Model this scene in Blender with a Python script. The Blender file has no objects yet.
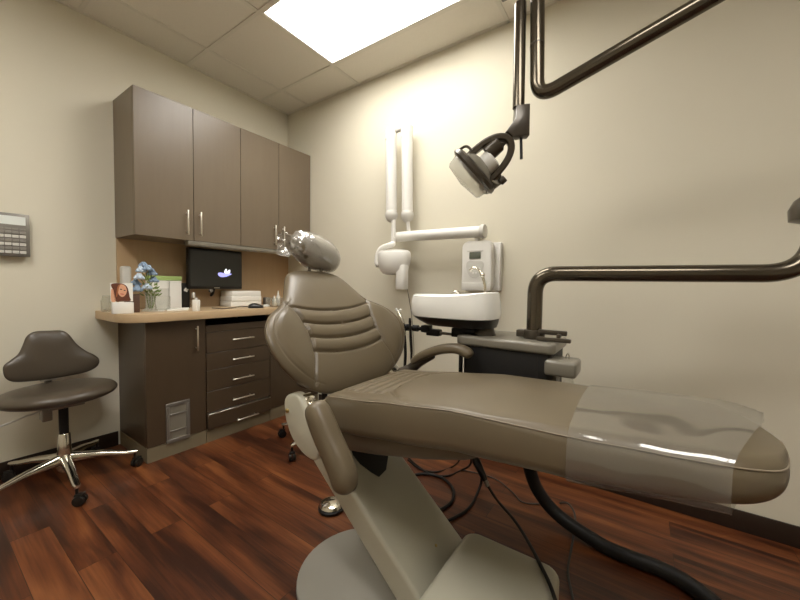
import bpy, bmesh, math, random
from mathutils import Vector, Matrix, noise
random.seed(7)
PI = math.pi
scene = bpy.context.scene
COL = scene.collection

# ------------------------------------------------------------------ camera
F, YAW, PITCH, ROLL = 347.19, math.radians(34.70), math.radians(2.432), math.radians(0.883)
CAM = Vector((2.8728, -2.1890, 1.1077))
FW = Vector((-math.sin(YAW)*math.cos(PITCH), math.cos(YAW)*math.cos(PITCH), -math.sin(PITCH)))
RT0 = Vector((math.cos(YAW), math.sin(YAW), 0)); UP0 = RT0.cross(FW)
RT = RT0*math.cos(ROLL) + UP0*math.sin(ROLL)
UP = -RT0*math.sin(ROLL) + UP0*math.cos(ROLL)
cam = bpy.data.cameras.new('camera'); co = bpy.data.objects.new('camera', cam); COL.objects.link(co)
cam.sensor_width = 36; cam.lens = F/800*36; cam.clip_start = .02
m = Matrix((RT, UP, -FW)).transposed().to_4x4(); m.translation = CAM
co.matrix_world = m
scene.camera = co
def at(u, v, axis, val):                       # where the sight line through (u,v) meets a plane of the room
    d = FW + RT*((u-400)/F) - UP*((v-300)/F)
    return CAM + d*((val-CAM[axis])/d[axis])

# ------------------------------------------------------------------ materials
def newmat(name):
    mt = bpy.data.materials.new(name); mt.use_nodes = True
    nt = mt.node_tree; b = nt.nodes['Principled BSDF']
    return mt, nt, b
def bump(nt, b, scale, strength, dist=.002, detail=3, coord='Object', stretch=None):
    tc = nt.nodes.new('ShaderNodeTexCoord'); no = nt.nodes.new('ShaderNodeTexNoise'); bu = nt.nodes.new('ShaderNodeBump')
    no.inputs['Scale'].default_value = scale; no.inputs['Detail'].default_value = detail
    src = tc.outputs[coord]
    if stretch:
        mp = nt.nodes.new('ShaderNodeMapping'); mp.inputs['Scale'].default_value = stretch
        nt.links.new(src, mp.inputs['Vector']); src = mp.outputs['Vector']
    nt.links.new(src, no.inputs['Vector'])
    bu.inputs['Strength'].default_value = strength; bu.inputs['Distance'].default_value = dist
    nt.links.new(no.outputs['Fac'], bu.inputs['Height']); nt.links.new(bu.outputs['Normal'], b.inputs['Normal'])
    return no
def mat(name, col, rough=.5, metal=0, spec=.5, bscale=0, bstr=.1, bdist=.001, coat=0, vary=0, vscale=8):
    mt, nt, b = newmat(name)
    b.inputs['Base Color'].default_value = (*col, 1); b.inputs['Roughness'].default_value = rough
    b.inputs['Metallic'].default_value = metal; b.inputs['Specular IOR Level'].default_value = spec
    if coat: b.inputs['Coat Weight'].default_value = coat; b.inputs['Coat Roughness'].default_value = .1
    if bscale: bump(nt, b, bscale, bstr, bdist)
    if vary:
        tc = nt.nodes.new('ShaderNodeTexCoord'); no = nt.nodes.new('ShaderNodeTexNoise'); no.inputs['Scale'].default_value = vscale
        no.inputs['Detail'].default_value = 4
        rp = nt.nodes.new('ShaderNodeMixRGB')
        rp.inputs[1].default_value = (*[c*(1-vary) for c in col], 1); rp.inputs[2].default_value = (*[min(1, c*(1+vary)) for c in col], 1)
        nt.links.new(tc.outputs['Object'], no.inputs['Vector']); nt.links.new(no.outputs['Fac'], rp.inputs[0]); nt.links.new(rp.outputs[0], b.inputs['Base Color'])
    return mt
def grain(name, c1, c2, rough, stretch, scale=6, spec=.5, bstr=.05):
    mt, nt, b = newmat(name)
    tc = nt.nodes.new('ShaderNodeTexCoord'); mp = nt.nodes.new('ShaderNodeMapping'); mp.inputs['Scale'].default_value = stretch
    no = nt.nodes.new('ShaderNodeTexNoise'); no.inputs['Scale'].default_value = scale; no.inputs['Detail'].default_value = 6; no.inputs['Roughness'].default_value = .65
    mx = nt.nodes.new('ShaderNodeMixRGB'); mx.inputs[1].default_value = (*c1, 1); mx.inputs[2].default_value = (*c2, 1)
    nt.links.new(tc.outputs['Object'], mp.inputs['Vector']); nt.links.new(mp.outputs[0], no.inputs['Vector'])
    nt.links.new(no.outputs['Fac'], mx.inputs[0]); nt.links.new(mx.outputs[0], b.inputs['Base Color'])
    bu = nt.nodes.new('ShaderNodeBump'); bu.inputs['Strength'].default_value = bstr; bu.inputs['Distance'].default_value = .001
    nt.links.new(no.outputs['Fac'], bu.inputs['Height']); nt.links.new(bu.outputs['Normal'], b.inputs['Normal'])
    b.inputs['Roughness'].default_value = rough; b.inputs['Specular IOR Level'].default_value = spec
    return mt
def emit(name, col, strength):
    mt, nt, b = newmat(name)
    b.inputs['Base Color'].default_value = (*col, 1); b.inputs['Emission Color'].default_value = (*col, 1); b.inputs['Emission Strength'].default_value = strength
    return mt
def clear_film(name, tint, fog, rough, gloss):       # thin clear plastic sheet
    mt = bpy.data.materials.new(name); mt.use_nodes = True; nt = mt.node_tree; nt.nodes.clear()
    out = nt.nodes.new('ShaderNodeOutputMaterial'); tr = nt.nodes.new('ShaderNodeBsdfTransparent'); gl = nt.nodes.new('ShaderNodeBsdfGlossy'); df = nt.nodes.new('ShaderNodeBsdfDiffuse')
    tr.inputs[0].default_value = (*tint, 1); gl.inputs['Roughness'].default_value = rough; df.inputs[0].default_value = (.75, .73, .68, 1)
    fr = nt.nodes.new('ShaderNodeLayerWeight'); fr.inputs['Blend'].default_value = .5
    pw = nt.nodes.new('ShaderNodeMath'); pw.operation = 'POWER'; pw.inputs[1].default_value = 4.0
    ma = nt.nodes.new('ShaderNodeMath'); ma.operation = 'MULTIPLY_ADD'; ma.use_clamp = True; ma.inputs[1].default_value = .42*gloss; ma.inputs[2].default_value = .045*gloss
    nt.links.new(fr.outputs['Facing'], pw.inputs[0]); nt.links.new(pw.outputs[0], ma.inputs[0])
    m1 = nt.nodes.new('ShaderNodeMixShader'); m1.inputs[0].default_value = fog; nt.links.new(tr.outputs[0], m1.inputs[1]); nt.links.new(df.outputs[0], m1.inputs[2])
    m2 = nt.nodes.new('ShaderNodeMixShader'); nt.links.new(ma.outputs[0], m2.inputs[0]); nt.links.new(m1.outputs[0], m2.inputs[1]); nt.links.new(gl.outputs[0], m2.inputs[2])
    nt.links.new(m2.outputs[0], out.inputs['Surface'])
    return mt
def floor_mat():
    mt, nt, b = newmat('walnut_planks'); L = nt.links
    tc = nt.nodes.new('ShaderNodeTexCoord')
    br = nt.nodes.new('ShaderNodeTexBrick'); br.offset = .37; br.inputs['Scale'].default_value = 1
    br.inputs['Brick Width'].default_value = 1.15; br.inputs['Row Height'].default_value = .122
    br.inputs['Mortar Size'].default_value = .0012; br.inputs['Mortar Smooth'].default_value = .1
    br.inputs['Color1'].default_value = (0, 0, 0, 1); br.inputs['Color2'].default_value = (1, 1, 1, 1); br.inputs['Mortar'].default_value = (.5, .5, .5, 1)
    L.new(tc.outputs['Object'], br.inputs['Vector'])
    bw = nt.nodes.new('ShaderNodeRGBToBW'); L.new(br.outputs['Color'], bw.inputs[0])
    # grain, shifted per plank
    cb = nt.nodes.new('ShaderNodeCombineXYZ'); mu = nt.nodes.new('ShaderNodeMath'); mu.operation = 'MULTIPLY'; mu.inputs[1].default_value = 7
    L.new(bw.outputs[0], mu.inputs[0]); L.new(mu.outputs[0], cb.inputs[0]); L.new(mu.outputs[0], cb.inputs[1])
    ad = nt.nodes.new('ShaderNodeVectorMath'); ad.operation = 'ADD'; L.new(tc.outputs['Object'], ad.inputs[0]); L.new(cb.outputs[0], ad.inputs[1])
    mp = nt.nodes.new('ShaderNodeMapping'); mp.inputs['Scale'].default_value = (1.0, 9, 1); L.new(ad.outputs[0], mp.inputs[0])
    n1 = nt.nodes.new('ShaderNodeTexNoise'); n1.inputs['Scale'].default_value = 1.5; n1.inputs['Detail'].default_value = 3; n1.inputs['Distortion'].default_value = .5; L.new(mp.outputs[0], n1.inputs[0])
    mp2 = nt.nodes.new('ShaderNodeMapping'); mp2.inputs['Scale'].default_value = (2.0, 60, 1); L.new(ad.outputs[0], mp2.inputs[0])
    n2 = nt.nodes.new('ShaderNodeTexNoise'); n2.inputs['Scale'].default_value = 2; n2.inputs['Detail'].default_value = 4; L.new(mp2.outputs[0], n2.inputs[0])
    # mix factor: plank tone + broad grain + fine grain
    a1 = nt.nodes.new('ShaderNodeMath'); a1.operation = 'MULTIPLY_ADD'; a1.inputs[1].default_value = .15; L.new(bw.outputs[0], a1.inputs[0])
    a2 = nt.nodes.new('ShaderNodeMath'); a2.operation = 'MULTIPLY'; a2.inputs[1].default_value = .95; L.new(n1.outputs['Fac'], a2.inputs[0]); L.new(a2.outputs[0], a1.inputs[2])
    a3 = nt.nodes.new('ShaderNodeMath'); a3.operation = 'MULTIPLY_ADD'; a3.inputs[1].default_value = .27; L.new(n2.outputs['Fac'], a3.inputs[0]); L.new(a1.outputs[0], a3.inputs[2])
    rp = nt.nodes.new('ShaderNodeValToRGB'); e = rp.color_ramp.elements
    e[0].position = .33; e[0].color = (.020, .006, .0028, 1); e[1].position = .95; e[1].color = (.23, .078, .024, 1)
    k = e.new(.52); k.color = (.036, .0098, .0038, 1); k = e.new(.68); k.color = (.098, .027, .0088, 1)
    L.new(a3.outputs[0], rp.inputs[0])
    mx = nt.nodes.new('ShaderNodeMixRGB'); mx.inputs[2].default_value = (.03, .01, .005, 1); L.new(br.outputs['Fac'], mx.inputs[0]); L.new(rp.outputs[0], mx.inputs[1]); L.new(mx.outputs[0], b.inputs['Base Color'])
    b.inputs['Roughness'].default_value = .38; b.inputs['Specular IOR Level'].default_value = .45
    bu = nt.nodes.new('ShaderNodeBump'); bu.inputs['Strength'].default_value = .15; bu.inputs['Distance'].default_value = .002; L.new(n2.outputs['Fac'], bu.inputs['Height']); L.new(bu.outputs[0], b.inputs['Normal'])
    return mt
M = dict(
    wall=mat('wall_paint', (.67, .625, .505), .75, spec=.25, bscale=90, bstr=.05),
    ceil=mat('ceiling_tile', (.78, .74, .655), .9, spec=.1, bscale=160, bstr=.25, vary=.03, vscale=60),
    tee=mat('ceiling_tee', (.72, .685, .60), .55),
    floor=floor_mat(),
    base=mat('dark_baseboard', (.022, .012, .007), .4),
    cab=grain('umber_laminate', (.145, .108, .070), (.172, .132, .089), .34, (1, 1, .12), 30, .5, .03),
    cabl=grain('shaded_dark_laminate', (.058, .037, .020), (.072, .047, .027), .36, (1, 1, .12), 30, .5, .03),  # darker laminate, with the weaker light on the lower cabinets mixed into its colour
    cabedge=mat('umber_edge', (.10, .07, .05), .45),
    counter=grain('maple_laminate', (.47, .335, .19), (.55, .40, .245), .4, (6, .35, 6), 9),
    splash=grain('maple_panel', (.45, .305, .17), (.53, .375, .22), .42, (5, 5, .35), 9),
    plinth=mat('plinth_laminate', (.19, .155, .095), .55, vary=.08),
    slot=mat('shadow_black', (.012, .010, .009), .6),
    vinyl=mat('taupe_vinyl', (.128, .099, .060), .36, spec=.5, bscale=420, bstr=.12, bdist=.0006),
    piping=mat('taupe_piping', (.24, .195, .14), .4),
    skirt=mat('taupe_plastic', (.11, .089, .06), .42),
    dvinyl=mat('umber_vinyl', (.070, .054, .037), .34, bscale=420, bstr=.12, bdist=.0006),
    cream=mat('cream_enamel', (.46, .44, .35), .3, coat=.3, vary=.02),
    creamdk=mat('cream_plate', (.29, .275, .24), .42, vary=.04),
    white=mat('white_plastic', (.76, .74, .69), .35, vary=.015),
    bowl=mat('white_porcelain', (.86, .85, .81), .15, coat=.4),
    grey=mat('grey_enamel', (.19, .172, .135), .33, coat=.2),
    xgrey=mat('light_grey_plastic', (.60, .58, .53), .4),
    dark=mat('bronze_dark', (.060, .048, .034), .28, metal=.35, spec=.6),
    tube=mat('bronze_tube', (.105, .088, .064), .2, metal=.8),
    black=mat('black_rubber', (.009, .008, .0075), .5, spec=.3),
    blackg=mat('black_gloss', (.014, .012, .010), .3, spec=.35),
    chrome=mat('chrome', (.72, .69, .62), .14, metal=1),
    nickel=mat('brushed_nickel', (.78, .74, .66), .28, metal=1),
    brass=mat('brass', (.55, .42, .18), .3, metal=1),
    screen=mat('monitor_glass', (.022, .022, .018), .25),
    lcd=mat('lcd_grey', (.10, .11, .08), .3),
    lcdw=mat('lcd_pale', (.75, .78, .74), .25),
    keys=mat('key_pale', (.26, .24, .21), .5),
    steel=mat('grey_metal', (.22, .205, .18), .35, metal=.5),
    paper=mat('white_paper', (.80, .78, .72), .7),
    green=mat('pale_green_card', (.42, .58, .20), .6),
    hair=mat('auburn_print', (.115, .032, .013), .5, vary=.4, vscale=60), skin=mat('skin_print', (.68, .36, .22), .5),
    hairlit=mat('copper_print', (.36, .12, .045), .5), lips=mat('lip_print', (.50, .10, .08), .5), eye=mat('eye_print', (.04, .02, .015), .5),
    brown=mat('brown_card', (.10, .05, .03), .55),
    blue=mat('blue_petal', (.23, .31, .42), .6, vary=.3, vscale=90), bluel=mat('pale_blue_petal', (.50, .58, .68), .6, vary=.2, vscale=90),
    leaf=mat('green_leaf', (.14, .20, .04), .6, vary=.3, vscale=60),
    glass=clear_film('clear_glass', (.96, .965, .95), .05, .06, 1.6),
    film=clear_film('clear_vinyl_sleeve', (.86, .85, .82), .09, .09, 2.2),
    wrap=clear_film('clear_wrap', (.93, .92, .90), .26, .12, 2.6),
    lens=clear_film('lamp_shield', (.95, .95, .92), .36, .10, .7),
    diffuser=emit('light_diffuser', (1, .975, .925), 15),
    logo=emit('logo_lilac', (.42, .42, .95), .9), logow=emit('logo_white', (.95, .95, 1), 1.1),
    cord=mat('grey_cord', (.055, .05, .045), .5),
)

# ------------------------------------------------------------------ mesh helpers
ROOT = {}
class MB:
    def __init__(s): s.bm = bmesh.new()
    def _merge(s, t, mtx=None):
        if mtx is not None: t.transform(mtx)
        me = bpy.data.meshes.new('t'); t.to_mesh(me); t.free(); s.bm.from_mesh(me); bpy.data.meshes.remove(me)
        return s
    def box(s, a, b, bev=0, seg=2, mtx=None):
        t = bmesh.new(); bmesh.ops.create_cube(t, size=1)
        a = Vector(a); b = Vector(b)
        for v in t.verts: v.co = Vector([(a[i]+b[i])/2 + v.co[i]*abs(b[i]-a[i]) for i in range(3)])
        if bev: bmesh.ops.bevel(t, geom=list(t.edges), offset=bev, segments=seg, profile=.5, affect='EDGES')
        return s._merge(t, mtx)
    def tube(s, pts, r, seg=14, smooth=0, closed=False):
        pts = [Vector(p) for p in pts]
        if smooth: 
            rr = r if isinstance(r, (list, tuple)) else None
            pts = crom(pts, smooth, closed)
            if rr: r = [rr[min(int(i/smooth), len(rr)-1)]*(1-(i/smooth) % 1) + rr[min(int(i/smooth)+1, len(rr)-1)]*((i/smooth) % 1) for i in range(len(pts))]
        n = len(pts); rad = r if isinstance(r, (list, tuple)) else [r]*n
        t = bmesh.new(); rings = []; pu = None
        for i, p in enumerate(pts):
            a = pts[(i-1) % n] if (i or closed) else p; b = pts[(i+1) % n] if (i < n-1 or closed) else p
            d = (b-a).normalized()
            if pu is None: pu = d.orthogonal().normalized()
            pu = (pu - d*pu.dot(d)).normalized(); pv = d.cross(pu)
            rings.append([t.verts.new(p + (pu*math.cos(2*PI*k/seg) + pv*math.sin(2*PI*k/seg))*rad[i]) for k in range(seg)])
        for i in range(n if closed else n-1):
            A, B = rings[i], rings[(i+1) % n]
            for k in range(seg): t.faces.new((A[k], A[(k+1) % seg], B[(k+1) % seg], B[k]))
        if not closed: t.faces.new(rings[0][::-1]); t.faces.new(rings[-1])
        return s._merge(t)
    def cyl(s, p0, p1, r0, r1=None, seg=24, bev=0):
        p0, p1 = Vector(p0), Vector(p1); r1 = r0 if r1 is None else r1; L = (p1-p0).length
        if bev:
            prof = [(0, 0), (r0-bev, 0), (r0-.3*bev, .3*bev), (r0, bev), (r1, L-bev), (r1-.3*bev, L-.3*bev), (r1-bev, L), (0, L)]
        else: prof = [(0, 0), (r0, 0), (r1, L), (0, L)]
        return s.lathe(prof, frame(p0, p1-p0), seg)
    def lathe(s, prof, mtx=None, seg=32):
        t = bmesh.new(); rings = []
        for r, h in prof:
            rings.append([t.verts.new((0, 0, h))] if r < 1e-6 else [t.verts.new((r*math.cos(2*PI*k/seg), r*math.sin(2*PI*k/seg), h)) for k in range(seg)])
        for A, B in zip(rings, rings[1:]):
            for k in range(seg):
                j = (k+1) % seg
                if len(A) == 1 and len(B) == 1: continue
                if len(A) == 1: t.faces.new((A[0], B[j], B[k]))
                elif len(B) == 1: t.faces.new((A[k], A[j], B[0]))
                else: t.faces.new((A[k], A[j], B[j], B[k]))
        bmesh.ops.recalc_face_normals(t, faces=t.faces)
        return s._merge(t, mtx)
    def ball(s, c, r, mtx=None, seg=20):
        t = bmesh.new(); bmesh.ops.create_uvsphere(t, u_segments=seg, v_segments=max(8, seg//2), radius=1)
        r = (r, r, r) if not isinstance(r, (tuple, list)) else r
        t.transform(Matrix.Diagonal((*r, 1)))
        if mtx is not None: t.transform(mtx)
        t.transform(Matrix.Translation(Vector(c)))
        return s._merge(t)
    def prism(s, outline, h, mtx=None, bev=0, seg=2):           # outline in xy, from z=0 to z=h
        t = bmesh.new(); A = [t.verts.new((x, y, 0)) for x, y in outline]; f = t.faces.new(A)
        g = bmesh.ops.extrude_face_region(t, geom=[f])
        for v in [v for v in g['geom'] if isinstance(v, bmesh.types.BMVert)]: v.co.z += h
        bmesh.ops.recalc_face_normals(t, faces=t.faces)
        if bev:
            es = [e for e in t.edges if abs(e.verts[0].co.z-e.verts[1].co.z) < 1e-7]
            bmesh.ops.bevel(t, geom=es, offset=bev, segments=seg, profile=.5, affect='EDGES')
        return s._merge(t, mtx)
    def loft(s, rings, cap=True, closed=True):
        t = bmesh.new(); R = [[t.verts.new(p) for p in r] for r in rings]
        for A, B in zip(R, R[1:]):
            n = len(A)
            for k in range(n if closed else n-1): t.faces.new((A[k], A[(k+1) % n], B[(k+1) % n], B[k]))
        if cap: t.faces.new(R[0][::-1]); t.faces.new(R[-1])
        bmesh.ops.recalc_face_normals(t, faces=t.faces)
        return s._merge(t)
    def pad(s, outline, front, back, mp, NT=200, NR=40, centre=None):  # star-shaped cushion: outline (p,q); front/back(p,q,r) give height; mp maps (p,q,h) to a point
        out = resample(outline, NT); c = centre or (sum(p for p, q in out)/NT, sum(q for p, q in out)/NT)
        t = bmesh.new()
        def sheet(fn):
            rows = []
            for i in range(1, NR+1):
                r = math.sin(PI/2*i/NR)**.9
                if i == NR: r = 1
                rows.append([(c[0]+(p-c[0])*r, c[1]+(q-c[1])*r, r) for p, q in out])
            return [[mp(p, q, fn(p, q, r)) for p, q, r in row] for row in rows], mp(c[0], c[1], fn(c[0], c[1], 0))
        fr, fc = sheet(front); bk, bc = sheet(back)
        edge = [t.verts.new((a+b)/2) for a, b in zip(fr[-1], bk[-1])]
        for rows, cc, flip in ((fr, fc, False), (bk, bc, True)):
            V = [[t.verts.new(p) for p in row] for row in rows[:-1]] + [edge]; cv = t.verts.new(cc)
            for k in range(NT):
                j = (k+1) % NT
                t.faces.new((cv, V[0][k], V[0][j]))
                for A, B in zip(V, V[1:]): t.faces.new((A[k], B[k], B[j], A[j]))
        bmesh.ops.recalc_face_normals(t, faces=t.faces)
        return s._merge(t)
    def build(s, name, material, parent=None, ang=38, origin=None):
        me = bpy.data.meshes.new(name); bm = s.bm
        bmesh.ops.remove_doubles(bm, verts=bm.verts, dist=1e-6)
        if parent is not None: org = ROOT[parent]
        else:
            if origin is None:
                xs = [v.co for v in bm.verts]
                org = Vector((sum(v.x for v in xs)/len(xs), sum(v.y for v in xs)/len(xs), min(v.z for v in xs)))
            else: org = Vector(origin)
        bm.transform(Matrix.Translation(-org)); bm.to_mesh(me); bm.free()
        me.polygons.foreach_set('use_smooth', [True]*len(me.polygons)); me.set_sharp_from_angle(angle=math.radians(ang))
        me.materials.append(M[material])
        o = bpy.data.objects.new(name, me); COL.objects.link(o)
        if parent is not None: o.parent = parent
        else: o.location = org
        ROOT[o] = org
        return o
def crom(P, n, closed=False):
    out = []; N = len(P)
    for i in range(N if closed else N-1):
        if closed: p0, p1, p2, p3 = P[i-1], P[i], P[(i+1) % N], P[(i+2) % N]
        else: p0, p1, p2, p3 = P[max(i-1, 0)], P[i], P[i+1], P[min(i+2, N-1)]
        for k in range(n):
            t = k/n; out.append(.5*((2*p1) + (p2-p0)*t + (2*p0-5*p1+4*p2-p3)*t*t + (3*p1-p0-3*p2+p3)*t**3))
    if not closed: out.append(P[-1])
    return out
def resample(outline, N):
    P = crom([Vector((p, q, 0)) for p, q in outline], 12, True)
    n = len(P); L = [0]
    for i in range(n): L.append(L[-1] + (P[(i+1) % n]-P[i]).length)
    res = []; j = 0
    for k in range(N):
        d = L[-1]*k/N
        while L[j+1] < d: j += 1
        t = (d-L[j])/max(L[j+1]-L[j], 1e-9); v = P[j].lerp(P[(j+1) % n], t); res.append((v.x, v.y))
    return res
def frame(o, zdir, xdir=None):
    z = Vector(zdir).normalized(); x = Vector(xdir) if xdir is not None else z.orthogonal()
    x = (x - z*x.dot(z)).normalized(); y = z.cross(x)
    mm = Matrix((x, y, z)).transposed().to_4x4(); mm.translation = Vector(o); return mm
def rrect(w, h, r, n=6, cx=0, cy=0):
    pts = []
    for sx, sy, a0 in ((1, 1, 0), (-1, 1, 90), (-1, -1, 180), (1, -1, 270)):
        for k in range(n+1):
            a = math.radians(a0 + 90*k/n); pts.append((cx + sx*(w/2-r) + r*math.cos(a), cy + sy*(h/2-r) + r*math.sin(a)))
    return pts
def fillet(pts, r, n=8):                         # polyline with its corners rounded
    P = [Vector(p) for p in pts]; out = [P[0]]
    for a, b, c in zip(P, P[1:], P[2:]):
        d1 = (a-b).normalized(); d2 = (c-b).normalized(); ang = d1.angle(d2); t = min(r/math.tan(ang/2), .48*(a-b).length*2, (c-b).length*.96)
        s0 = b+d1*t; s1 = b+d2*t
        for k in range(n+1):
            u = k/n; out.append(s0*(1-u)**2 + b*2*u*(1-u) + s1*u*u)
    out.append(P[-1]); return out
def tag(o, label, cat, group=None):
    o['label'] = label; o['category'] = cat
    if group: o['group'] = group
    return o
def thing(name, label, cat, loc, group=None):
    o = bpy.data.objects.new(name, None); COL.objects.link(o); o.empty_display_size = .1; o.location = loc; ROOT[o] = Vector(loc)
    return tag(o, label, cat, group)
def struct(o): o['kind'] = 'structure'; return o
def copy_tree(o, parent=None):
    c = o.copy(); COL.objects.link(c); c.parent = parent
    for ch in list(o.children): copy_tree(ch, c)
    return c

# ------------------------------------------------------------------ room
RX, RY, H = 5.2, -3.6, 2.743
struct(MB().box((-.1, RY-.1, -.1), (RX+.1, .1, 0)).build('floor', 'floor', origin=(0, 0, 0)))
struct(MB().box((-.1, RY, 0), (0, 0, H)).build('wall_left', 'wall'))
struct(MB().box((-.1, 0, 0), (RX, .1, H)).build('wall_back', 'wall'))
struct(MB().box((RX, RY, 0), (RX+.1, .1, H)).build('wall_right', 'wall'))
struct(MB().box((-.1, RY-.1, 0), (RX+.1, RY, H)).build('wall_front', 'wall'))
struct(MB().box((0, RY, 0), (.012, -1.37, .095), .003).build('baseboard_left', 'base'))
struct(MB().box((.47, -.012, 0), (RX, 0, .095), .003).build('baseboard_back', 'base'))
# lay-in ceiling: slab, tile faces and the T-bar grid
tx = [0, .31, .92, 2.14, 2.75, 3.97, RX]; ty = [0, -.30, -.91, -1.52, -2.13, -2.74, -3.35, RY]
b = MB().box((-.1, RY-.1, H+.09), (RX+.1, .1, H+.16))
for i in range(len(tx)-1):
    for j in range(len(ty)-1):
        if (i, i+1) == (2, 3) and j == 1: continue
        if (i, j) in ((2, 4), (4, 3)): continue
        b.box((tx[i]+.0015, ty[j+1]+.0015, H-.001), (tx[i+1]-.0015, ty[j]-.0015, H+.02), .003, 1)
struct(b.build('ceiling', 'ceil'))
b = MB()
for x in tx[1:-1]: b.box((x-.012, RY, H-.006), (x+.012, 0, H-.0015))
for y in ty[1:-1]: b.box((0, y-.012, H-.0061), (RX, y+.012, H-.0016))
b.box((0, RY, H-.006), (.02, 0, H)); b.box((0, -.02, H-.006), (RX, 0, H))
struct(b.build('trim_1', 'tee'))
def troffer(x0, x1, y0, y1, label):
    t = thing('ceiling_light', label, 'light', ((x0+x1)/2, (y0+y1)/2, H), None)
    f = MB()
    for a, c in (((x0+.012, y0+.012), (x1-.012, y0+.022)), ((x0+.012, y1-.022), (x1-.012, y1-.012)), ((x0+.012, y0+.022), (x0+.022, y1-.022)), ((x1-.022, y0+.022), (x1-.012, y1-.022))):
        f.box((*a, H-.004), (*c, H+.082))
    f.box((x0+.012, y0+.012, H+.078), (x1-.012, y1-.012, H+.088))
    f.build('frame', 'white', t)
    MB().box((x0+.023, y0+.023, H+.045), (x1-.023, y1-.023, H+.053), .002, 1).build('diffuser', 'diffuser', t)
troffer(.92, 2.14, -.91, -.30, 'lit recessed ceiling light panel above the dental chair and wall cabinets')
troffer(.92, 2.14, -2.74, -2.13, 'added ceiling light panel for fill behind the camera, outside the picture')  # unseen panel added to even out the light on the left wall
troffer(2.75, 3.97, -2.13, -1.52, 'lit recessed ceiling light panel at the right of the room, outside the picture')

# ------------------------------------------------------------------ cabinets along the left wall
def pull(p0, p1, parent, off=.028, r=.005):      # bar handle between two points on a front at x; stands off along +x
    p0, p1 = Vector(p0), Vector(p1); d = (p1-p0)*.12; o = Vector((off, 0, 0))
    b_ = MB().cyl(p0+o, p1+o, r, seg=12, bev=.001)
    for q in (p0+d, p1-d): b_.cyl(q, q+o, r*.8, seg=10)
    return b_.build('handle', 'nickel', parent)
ZB, ZT, UD = 1.392, 2.281, .338
def wall_cabinet(y0, label):
    t = thing('wall_cabinet', label, 'cabinet', (0, y0+.34, ZB), 'wall cabinets over the counter')
    MB().box((.002, y0+.001, ZB), (UD-.021, y0+.679, ZT), .001, 1).build('carcass', 'cab', t)
    for k in range(2):
        a = y0+.34*k
        d = MB().box((UD-.020, a+.0015, ZB), (UD, a+.3385, ZT), .0015, 1).build('door', 'cab', t)
        hy = a+.293 if k == 0 else a+.037
        pull((UD, hy, 1.425), (UD, hy, 1.59), d)
wall_cabinet(-1.365, 'brown wall cabinet at the free left end above the photo card and flowers')
wall_cabinet(-.685, 'brown wall cabinet in the room corner above the white boxes')
t = thing('under_cabinet_light', 'slim grey light strip under the wall cabinets above the monitor', 'light strip', (.30, -.6, ZB-.03))
MB().box((.265, -1.06, ZB-.028), (.335, -.06, ZB-.0005), .003).build('housing', 'grey', t)
MB().box((.275, -1.05, ZB-.031), (.325, -.07, ZB-.0275), .001, 1).build('lens', 'xgrey', t)
CT, CB = .915, .864
tag(MB().box((.0005, -1.362, CT+.0005), (.016, -.001, ZB-.001), .001, 1).build('backsplash_panel', 'splash'), 'tan wood backsplash panel between the counter and wall cabinets', 'panel')
# worktop with a rounded free corner
o2 = [(.001, -.002), (.001, -1.475), (.34, -1.475)]
for k in range(9):
    a = math.radians(-90 + 90*k/8); o2.append((.34+.16*math.cos(a), -1.315+.16*math.sin(a)))
o2 += [(.50, -.002)]
tag(MB().prism(o2, CT-CB, Matrix.Translation((0, 0, CB)), .003).build('countertop', 'counter'), 'tan wood-look countertop with rounded corner on the brown base cabinets', 'countertop')
BD = .455
def louvre(b_, y0, y1, z0, z1, x):
    n = 9
    for k in range(n):
        z = z0+(z1-z0)*(k+.5)/n; b_.box((x-.003, y0, z-.004), (x+.003, y1, z+.009), .001, 1)
def base_box(t, y0, y1, top=CB-.001, back=.003):
    MB().box((back, y0+.001, .092), (BD-.021, y1-.001, top), .001, 1).build('carcass', 'cabl', t)
    MB().box((.003, y0+.001, 0), (BD-.003, y1-.001, .0915), .001, 1).build('plinth', 'plinth', t)
t = thing('base_cabinet', 'brown base cabinet with a vent grille low in its door', 'cabinet', (.2, -1.18, 0), 'base cabinets under the counter')
base_box(t, -1.36, -1.009)
d = MB().box((BD-.020, -1.3585, .094), (BD, -1.011, CB-.004), .0015, 1).build('door', 'cabl', t)
pull((BD, -1.073, .652), (BD, -1.073, .818), d)
g = MB()
y0, y1, z0, z1 = -1.257, -1.117, .085, .34
for a, c in (((y0, z0), (y1, z0+.022)), ((y0, z1-.022), (y1, z1)), ((y0, z0+.022), (y0+.02, z1-.022)), ((y1-.02, z0+.022), (y1, z1-.022))):
    g.box((BD, a[0], a[1]), (BD+.008, c[0], c[1]), .002, 1)
for z in (.158, .265): g.box((BD, y0+.02, z-.004), (BD+.007, y1-.02, z+.004), .001, 1)
g = g.build('vent_grille', 'steel', d)
MB().box((BD+.0003, y0+.02, z0+.022), (BD+.002, y1-.02, z1-.022)).build('mesh_screen', 'grey', g)
t = thing('drawer_cabinet', 'brown drawer cabinet with five bar handles beside the chair backrest', 'cabinet', (.2, -.755, 0), 'base cabinets under the counter')
DY0, DY1 = -1.007, -.512
base_box(t, DY0, DY1, .765)
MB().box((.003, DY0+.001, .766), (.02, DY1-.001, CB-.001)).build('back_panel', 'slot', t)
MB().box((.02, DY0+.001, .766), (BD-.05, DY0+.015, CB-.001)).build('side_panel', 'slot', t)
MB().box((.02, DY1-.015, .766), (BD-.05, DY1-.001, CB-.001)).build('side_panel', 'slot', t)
MB().box((BD-.02, DY0+.002, .766), (BD, DY1-.002, .812), .0015, 1).build('fascia', 'cabl', t)
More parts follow.
